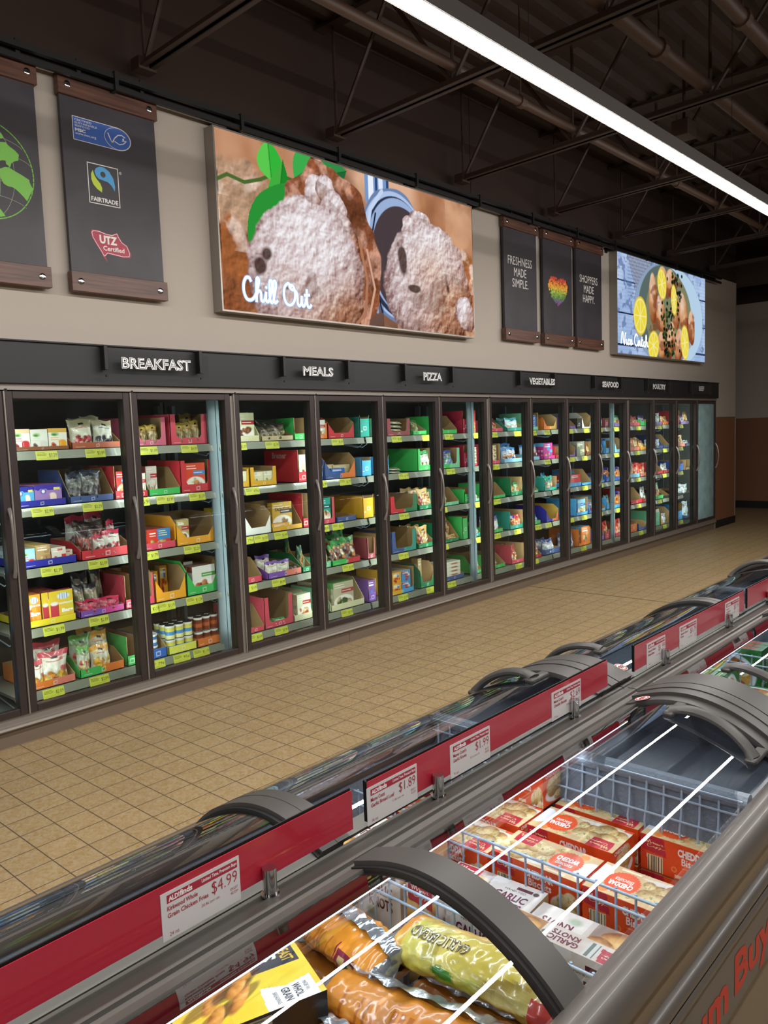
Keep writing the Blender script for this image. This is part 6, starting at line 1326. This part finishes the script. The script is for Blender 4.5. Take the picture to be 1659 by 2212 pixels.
cb(.0, .128, -3.945, -3.70, zt, 0, 'orange cheddar biscuit box nearest the hand rail with its long side fully visible')
cb(.006, .134, -3.69, -3.445, zt, 0, 'cheddar biscuit box lying along the wire grid at the frosted end wall')
cb(-.142, -.014, -3.69, -3.445, zt, 0, 'cheddar biscuit box in the centre of the pile, one behind the wire divider row')
cb(-.310, -.182, -3.69, -3.445, zt, 1, 'cheddar biscuit box right behind the wire divider with its label upright')
cb(-.310, -.182, -3.943, -3.698, zt, 0, 'cheddar biscuit box behind the wire divider, nearest the hand rail')
cb(-.172, -.044, -3.437, -3.192, zt, 0, 'cheddar biscuit box under the spine light, left of the upright one')
cb(-.318, -.19, -3.437, -3.192, zt-.01, 0, 'cheddar biscuit box partly under the spine behind the wire divider')
o = lay('ched', -.045, -3.312, .64, 0, 'small looking cheddar biscuit box sitting on top of the others', 'biscuit box', BB); o.rotation_euler = (0, 0, 0); o.location = (-.045, -3.437, .64); o.scale = (1.17, .51, 1)
for i, (xa, ya) in enumerate([(.0, -3.945), (.0, -3.69), (-.142, -3.69), (-.31, -3.69), (-.31, -3.94), (-.17, -3.44), (-.155, -3.94), (.0, -3.44), (.0, -3.185), (-.155, -3.185), (-.31, -3.185)]):
    for j in (1, 2, 3): lay('ched', xa, ya, zt-.0955*j-.004, 0, 'cheddar biscuit box in the lower layers of the pile, layer '+('one', 'two', 'three')[j-1]+', stack '+'abcdefghijk'[i], 'biscuit box', BB)
# garlic knots
def knots_top():
    c = Cv(110, 66, 'd4ccc4'); c.noise('e6e2e0', 3, .4, .7, .7, 3); c.rect(0, 0, .5, .7, '8a6a50', .25); c.noise('6a4a34', 4, .45, .7, .7, 4, (c.X < .45)*1.)
    for i, (x, y, rx, ry, r) in enumerate([(.2, .22, .17, .2, .2), (.08, .5, .13, .2, 0), (.32, .45, .13, .18, -.3), (.14, .78, .1, .14, 0), (.36, .7, .1, .13, .3)]): c.ball(x, y, rx, ry, 'd8a860', 'f4e0b0', '8a4c1c', r, 1, .3, 30+i, .1)
    c.noise('e8ecf0', 6, .5, .6, .5, 6, ((c.X > .2)*(c.X < .6)*(c.Y > .5))*1.); c.poly([(.02, .66), (.3, .62), (.3, .98), (.02, .98)], 'b02c3c'); c.ell(.62, .18, .06, .08, 'a8b49c', 0, .8); c.ell(.92, .85, .03, .05, '4a3a3a'); c.rect(.72, .82, .88, .9, '5a1c2c'); return c.a
def knots_side():
    c = Cv(100, 30, 'd0c8c0'); c.noise('b8a490', 4, .4, .7, .5, 3); c.poly([(.0, .95), (.2, .98), (.22, .2), (.02, .3)], 'b02c3c'); c.rect(.24, .1, .33, .95, 'c8ccc8')
    for k in range(7): c.rect(.245+k*.012, .1, .25+k*.012, .95, '6a706c')
    c.rect(.72, .05, 1, .95, 'a87848'); c.ball(.84, .5, .1, .4, 'd8a860', 'f0d8a0', '8a5424', 0, 1, .3, 5); c.ell(.68, .6, .035, .12, '5a6a3c'); return c.a
kw = [('top', 'GARLIC', .56, .9, .50, .68, '6a1c38', .03), ('top', 'KNOTS', .60, .9, .28, .46, '6a1c38', .03), ('top', 'HAND-TIED', .62, .84, .74, .79, '5a4a48', 0)]
for k in ('left', 'right'): kw += [(k, 'GARLIC', .38, .64, .55, .85, '6a1c38', .03), (k, 'KNOTS', .40, .64, .2, .48, '6a1c38', .03)]
pack('knot', 'garlic_knot_box', .155, .25, .055, knots_top(), knots_side(), Cv(20, 12, 'b8a088').noise('d8b078', 4, .4, .7, .8, 2).a, kw, [('left', .03, .6, .085, .13, .008, 'f0dcd0'), ('right', .03, .6, .085, .13, .008, 'f0dcd0'), ('top', .05, .82, .115, .08, .008, 'f0dcd0')])
KB = 'garlic knot boxes'
lay('knot', -.335-.012, -3.372, .545, math.pi+.06, 'garlic knot box lying flat under the lid joint with its lettering upright', 'garlic knot box', KB)
lay('knot', -.515, -3.885, .545, .03, 'garlic knot box lying flat beside the hand rail with its lettering upside down', 'garlic knot box', KB)
lay('knot', -.52, -3.355, .60, .05, 'garlic knot box half hidden by the bright light line, beside the wire divider', 'garlic knot box', KB)
lay('knot', -.515, -3.885, .487, 0, 'lower garlic knot box under the upside down one', 'garlic knot box', KB)
lay('knot', -.515, -3.625, .487, 0, 'lower garlic knot box under the upright lettered one', 'garlic knot box', KB)
for j in range(3):
    for i, yy in enumerate((-3.93, -3.66, -3.39)):
        o = lay('knot', -.60, yy, .24+.16*j, 0, 'garlic knot box standing on edge behind the wire divider, '+('bottom', 'middle', 'top')[j]+' row, '+('nearest the rail', 'in the middle', 'under the spine')[i], 'garlic knot box', KB)
        o.rotation_euler = Matrix(((0, 0, -1), (0, -1, 0), (-1, 0, 0))).to_euler(); o.location = (-.545, yy+.25, .37+.16*j)
# standing: turn the big face towards the bags
# yellow box of chicken fries
def fries_top():
    c = Cv(130, 120, 'd8b62c'); c.noise('e0cc50', 3, .4, .7, .7, 3); c.rect(0, 0, 1, .25, 'e8b030', .4)
    c.rect(.16, .60, .64, .96, '2c3440'); c.poly([(.0, .5), (.24, .62), (.5, .55), (.46, .2), (.3, .08), (0, .12)], '3a2820', .55); c.noise('c8882c', 5, .5, .7, .4, 8, (c.Y < .35)*1.)
    q = [(.72, .30, .24, .055, .5), (.80, .45, .22, .05, .5), (.9, .25, .2, .055, .6), (.66, .5, .2, .05, .4), (.10, .28, .22, .055, .5), (.13, .42, .24, .06, .35), (.22, .24, .26, .055, .42), (.30, .36, .28, .055, .38), (.38, .22, .28, .06, .4), (.46, .34, .27, .055, .36), (.55, .2, .26, .06, .45), (.62, .33, .22, .055, .4), (.30, .5, .2, .05, .1), (.08, .56, .12, .05, 1.2), (.52, .48, .2, .05, .3), (.7, .46, .16, .05, .35)]
    for i, (x, y, rx, ry, r) in enumerate(q):
        c.ell(x+.01, y-.03, rx*.98, ry, '5a3414', r-1.57, None, .7); c.ball(x, y, rx*.62, ry*.9, 'd08c3c', 'f4c880', '8a4c18', r-1.2, 1, .6, 60+i, .08)
    c.poly([(.78, .60), (1, .58), (1, .96), (.80, .96), (.83, .77)], 'd8d4d0'); c.rect(.06, .03, .2, .1, 'd8d4cc'); c.rect(.04, .82, .13, .97, '5a84b8'); return c.a
fr_side = Cv(90, 20, '14120f'); fr_side.rect(.05, .1, .6, .9, '8a8468'); fr_side.lines(.07, .12, .58, .88, 8, '3a3628', 3); fr_side = fr_side.a
pack('fries', 'chicken_fries_box', .27, .30, .062, fries_top(), fr_side, fr_side, [('top', 'CHICKEN BREAST', .19, .61, .84, .93, 'd8b040', .02), ('top', 'FRIES', .24, .56, .70, .82, 'e8ecf0', .04), ('top', 'FRITTERS', .28, .54, .63, .68, 'd8b040', 0), ('top', 'MADE WITH', .85, .96, .88, .91, '6a6a6a', 0), ('top', 'WHOLE', .845, .98, .80, .86, '3a3a3a', .02), ('top', 'GRAIN', .85, .97, .72, .78, '3a3a3a', .02), ('top', 'BREADING', .86, .97, .66, .69, '6a6a6a', 0), ('near', 'Nutrition Facts', .08, .4, .72, .88, 'e0dcc8', .02)])
rz = -.343; W_, L_ = .27, .30; P2 = Vector((-.966, -3.53)); xa = Vector((math.cos(rz), math.sin(rz))); ya = Vector((-math.sin(rz), math.cos(rz)))
org = P2+ya*L_                                  # turned by 180 degrees: local origin is the far corner
o = lay('fries', org.x, org.y, .618, rz+math.pi, 'bright yellow chicken fries box lying tilted on the orange bags', 'chicken fries box', None); o.rotation_euler = (0, 0, rz+math.pi)
# long soft bags
def longbag(key, name, L_, w_, h_, canvas, seed, foil='c8ccd0', seam=True, mat='film', words=()):
    b = MB((mat, 'foil')); q = random.Random(seed); ph = [q.uniform(0, 6) for _ in range(6)]
    def f(u, v):                               # u along, v round
        a = 2*math.pi*v; e = min(1, max(0, u/.09))*min(1, max(0, (1-u)/.09)); e = math.sqrt(max(0, math.sin(e*math.pi/2)))
        flare = 1+.25*(1-e); ww = w_*(.80+.20*e)*flare; hh = h_*max(.06, e)
        n = mnoise.noise(Vector((u*16+seed, math.cos(a)*3, math.sin(a)*3)))*.0045+mnoise.noise(Vector((u*42+seed, math.cos(a)*7, math.sin(a)*7)))*.0015
        cr_ = .010*(1-e)*math.sin(a*7+ph[0])
        return (math.cos(a)*(ww+n), u*L_+.01*math.sin(5*math.cos(a)+ph[1])*(1-e), h_+math.sin(a)*(hh+n)+cr_+.006*math.sin(u*7+ph[2]))
    nu, nv = 90, 56; H, Wc = canvas.shape[:2]; V = [f(i/nu, j/nv) for j in range(nv) for i in range(nu+1)]; F = []; K = []
    for j in range(nv):
        for i in range(nu):
            F.append((j*(nu+1)+i, j*(nu+1)+i+1, ((j+1) % nv)*(nu+1)+i+1, ((j+1) % nv)*(nu+1)+i)); u = (i+.5)/nu; v = (j+.5)/nv
            K.append(tuple(canvas[min(H-1, int(((v+.25) % 1)*H)), min(Wc-1, int(u*Wc))]))
    FE = [k for k in range(len(F)) if (k % nu)/nu < .045 or (k % nu)/nu > .95]; FS = set(FE)
    b.mesh(V, [F[k][::-1] for k in range(len(F)) if k not in FS], mat=mat, cols=[K[k] for k in range(len(F)) if k not in FS]); b.mesh(V, [F[k][::-1] for k in FE], C(foil), 'foil')
    for s_, u0, u1, v0, v1, col, bold in words:
        b.text(s_, lambda u, v: (lambda p: (p[0]-.0012*math.cos(2*math.pi*(.25-v))*0, p[1], p[2]+.0022))(f(u, v)), u0, u1, v0, v1, C(col), mat, bold)
    if seam:
        S_ = []; m = 60
        for i in range(m+1):
            u = i/m; p = f(u, .21); p2 = (p[0]+.018, p[1], p[2]+.006+.004*math.sin(u*60)); p3 = (p[0]-.016, p[1], p[2]+.010+.004*math.sin(u*47+1)); S_ += [p3, (p[0], p[1], p[2]+.012+.003*math.sin(u*33)), p2]
        b.mesh(S_, [(3*i+k, 3*i+k+1, 3*i+k+4, 3*i+k+3) for i in range(m) for k in (0, 1)], C('b8bcc0'), 'foil')
    o = b.build(name, None, True); COL.objects.unlink(o); PR[key] = o; return o
def garlic_canvas():
    c = Cv(120, 90, 'c8b44c'); c.rect(0, 0, 1, 1, 'd4c050'); c.noise('b8b85c', 3, .4, .7, .7, 2); c.rect(0, .0, .09, 1, 'd88a34'); c.rect(.91, 0, 1, 1, 'd88a34'); c.noise('e8d44c', 3, .5, .7, .6, 3, (c.X > .6)*1.)
    c.ell(.5, .78, .1, .1, 'b8b84c'); c.ball(.66, .84, .08, .09, 'b0b030', 'c8cc4c', '7a8020', 0, 1, .1, 3); c.ball(.56, .9, .06, .09, 'e8e4d8', 'f8f6f0', 'a8a080', .3, 1, .1, 4); c.ell(.66, .74, .04, .05, '3f8a2c'); c.ell(.7, .72, .03, .04, '2f7a24')
    for i, (x, y, rx, ry) in enumerate([(.33, .72, .17, .13), (.22, .84, .14, .12), (.38, .9, .13, .09)]): c.ball(x, y, rx, ry, 'd0c070', 'ecd9a0', '9a8438', .2, 1, .5, 10+i, .1)
    c.rect(.09, .62, .27, .80, 'b83a30'); c.ell(.3, .98, .14, .08, 'c07a50'); c.rect(.0, .0, 1, .45, 'd8a040', .6); return c.a
def orange_canvas(seed):
    c = Cv(110, 70, 'd88a2c'); c.noise('c87a20', 4, .4, .7, .5, seed)
    for k in range(34): c.rect(.46+k*.012, .62, .464+k*.012, .84, 'a85a18', .8)
    c.rect(.16, .64, .36, .82, '7a2438'); c.ell(.22, .73, .04, .06, 'c8b478'); c.rect(.28, .67, .34, .79, 'b89a68'); c.rect(.12, .6, .14, .9, 'e8a848'); c.rect(.38, .6, .395, .9, '7a2438'); c.lines(.4, .2, .85, .5, 6, '7a4818', seed); return c.a
longbag('gl', 'garlic_bread_bag', .46, .066, .040, garlic_canvas(), 5, seam=False, words=(('GARLIC BREAD', .60, .90, .265, .335, '5a4a20', .045), ('GARLIC BREAD', .605, .895, .27, .33, 'e8e0b0', .01), ('Mama Cozzi', .12, .26, .26, .33, 'e8d8b0', .01)))
longbag('ob1', 'orange_bread_bag', .50, .070, .038, orange_canvas(3), 11, words=(('GARLIC BREAD', .42, .78, .17, .2, '8a4a14', 0),)); longbag('ob2', 'orange_bread_bag', .50, .066, .036, orange_canvas(8), 23)
def bag(key, x, y, z, rz, lab, rx=0, ry=0, s=(1, 1, 1)): return lay(key, x, y, z, rz, lab, 'bread bag', 'garlic bread bags in the nearest chest', rx, ry, s)
o = bag('gl', -.70, -3.955, .612, .03, 'green and yellow garlic bread bag lying on top beside the lid joint')
b = MB(('sign',)) 
bag('ob1', -.835, -4.0+.05, .57, .10, 'orange bread bag with a silver seam in the middle of the pile', 0, .25)
bag('ob2', -.80, -3.55, .59, -.18, 'orange bread bag with a crumpled silver end under the yellow box', 0, -.1, (1, .62, 1))
bag('ob1', -.975, -3.95, .55, .05, 'orange bread bag at the bottom picture edge below the yellow box', 0, .1, (1.05, .9, 1))
bag('gl', -.70, -3.46, .50, .05, 'yellow garlic bread bag lying under the bright light line', 0, 0, (1, .85, 1))
bag('ob2', -1.12, -3.96, .54, -.05, 'orange bread bag half out of frame at the bottom edge', 0, 0, (1, 1, 1))
bag('ob1', -1.17, -3.40, .55, .1, 'orange bread bag behind the yellow box below the price strip', 0, 0, (1, .8, 1)); bag('ob2', -1.30, -3.5, .53, -.06, 'orange bread bag far left behind the yellow box')
for i in range(9): 
    bag('ob2' if i % 2 else 'ob1', -1.52+.105*i, (-3.95, -3.93)[i % 2], .47, .03*(i % 3-1), 'orange bread bag in the second layer, place '+ORDW[i]+' from the far left', 0, 0, (.8, .9, 1)); bag('ob1' if i % 2 else 'ob2', -1.52+.105*i, -3.44, .47, .03*(i % 3-1), 'orange bread bag in the second layer under the spine, place '+ORDW[i], 0, 0, (.8, .85, 1))
# yellow boxes seen below the price strip beyond the spine
bx = lay('fries', -1.36, -3.32, .58, .1, 'yellow chicken fries box seen below the price strip', 'chicken fries box', None)
# floor of packs so that the tub reads as filled
def pizza(seed, bgc='2c7434'):
    c = Cv(80, 76, bgc); c.noise('3f8c44', 4, .4, .7, .6, seed); c.ell(.5, .42, .44, .36, 'dfe6ee'); c.ball(.5, .42, .38, .3, 'd8a048', 'f4dca8', 'a05a20', 0, 1, .3, seed); c.food(26, .2, .18, .8, .66, .06, ['e8d8a0', 'b83820', '8a2c1c', 'e8c468', '5a7a30'], seed, .5)
    m = c.ellm(.5, .87, .36, .10)[0]; c.ell(.5, .87, .39, .115, 'c8a040'); c.put(m, '7a2420'); c.noise('b83c2c', 6, .5, .7, .5, seed, m); return c.a
gside = Cv(60, 16, '2a6a30'); gside.ell(.2, .5, .12, .35, 'a83028'); gside.rect(.45, .15, .52, .85, 'c8d8c0'); gside.lines(.6, .2, .95, .8, 3, 'c8d0a0'); gside = gside.a
pack('pizz', 'green_pizza_box', .24, .25, .05, pizza(3), gside, gside, [('top', 'SUPREME', .3, .7, .84, .9, 'e0c070', .02)])
GB_ = 'green pizza boxes'
def gz(x, y, z, rx, ry, rz, lab, s=(1, 1, 1)): return lay('pizz', x, y, z, rz, lab, 'pizza box', GB_, rx, ry, s)
for j in (0, 1):
    gz(1.24, -3.43, .45+.0*j, math.radians(90), 0, 0, 'green pizza box standing upright behind the first divider, '+('front', 'rear')[j]+' one', (1, 1, 1)).location = (1.22+.0*j, -3.42+.056*j, .44)
    gz(1.50, -3.43, .45, math.radians(90), 0, 0, 'green pizza box standing upright farther along, '+('front', 'rear')[j]+' one').location = (1.37, -3.30+.056*j, .46)
for j in range(4): gz(1.17, -3.93, .40+.052*j, 0, 0, math.pi/2*(j % 2), 'flat green pizza box by the near rail, level '+('one', 'two', 'three', 'four')[j]).location = (1.17+(.24 if j % 2 else 0), -3.93, .40+.052*j)
for j in range(4): gz(1.30, -3.66, .38+.052*j, 0, 0, 0, 'flat green pizza box mid tub, level '+('one', 'two', 'three', 'four')[j])
for j in range(3):
    o = gz(1.64, -3.40-.0, .40, 0, math.radians(-90), 0, 'green pizza box on edge behind the second divider, '+('first', 'second', 'third')[j]+' from it', (1.2, 1.3, 1)); o.location = (1.70+.054*j, -3.50, .42); 
for j in range(4): gz(1.66, -3.92, .44+.052*j, 0, 0, 0, 'flat green pizza box past the second divider, level '+('one', 'two', 'three', 'four')[j], (1.1, 1.3, 1))
for j in range(3): gz(.66+.0*j, -3.9, .40+.052*j, 0, 0, 0, 'flat green pizza box left of the first divider, level '+('one', 'two', 'three')[j], (1.4, 1.3, 1))
for j in range(3): gz(.66, -3.5, .40+.052*j, 0, 0, 0, 'flat green pizza box left of the first divider under the spine, level '+('one', 'two', 'three')[j], (1.4, 1.3, 1))
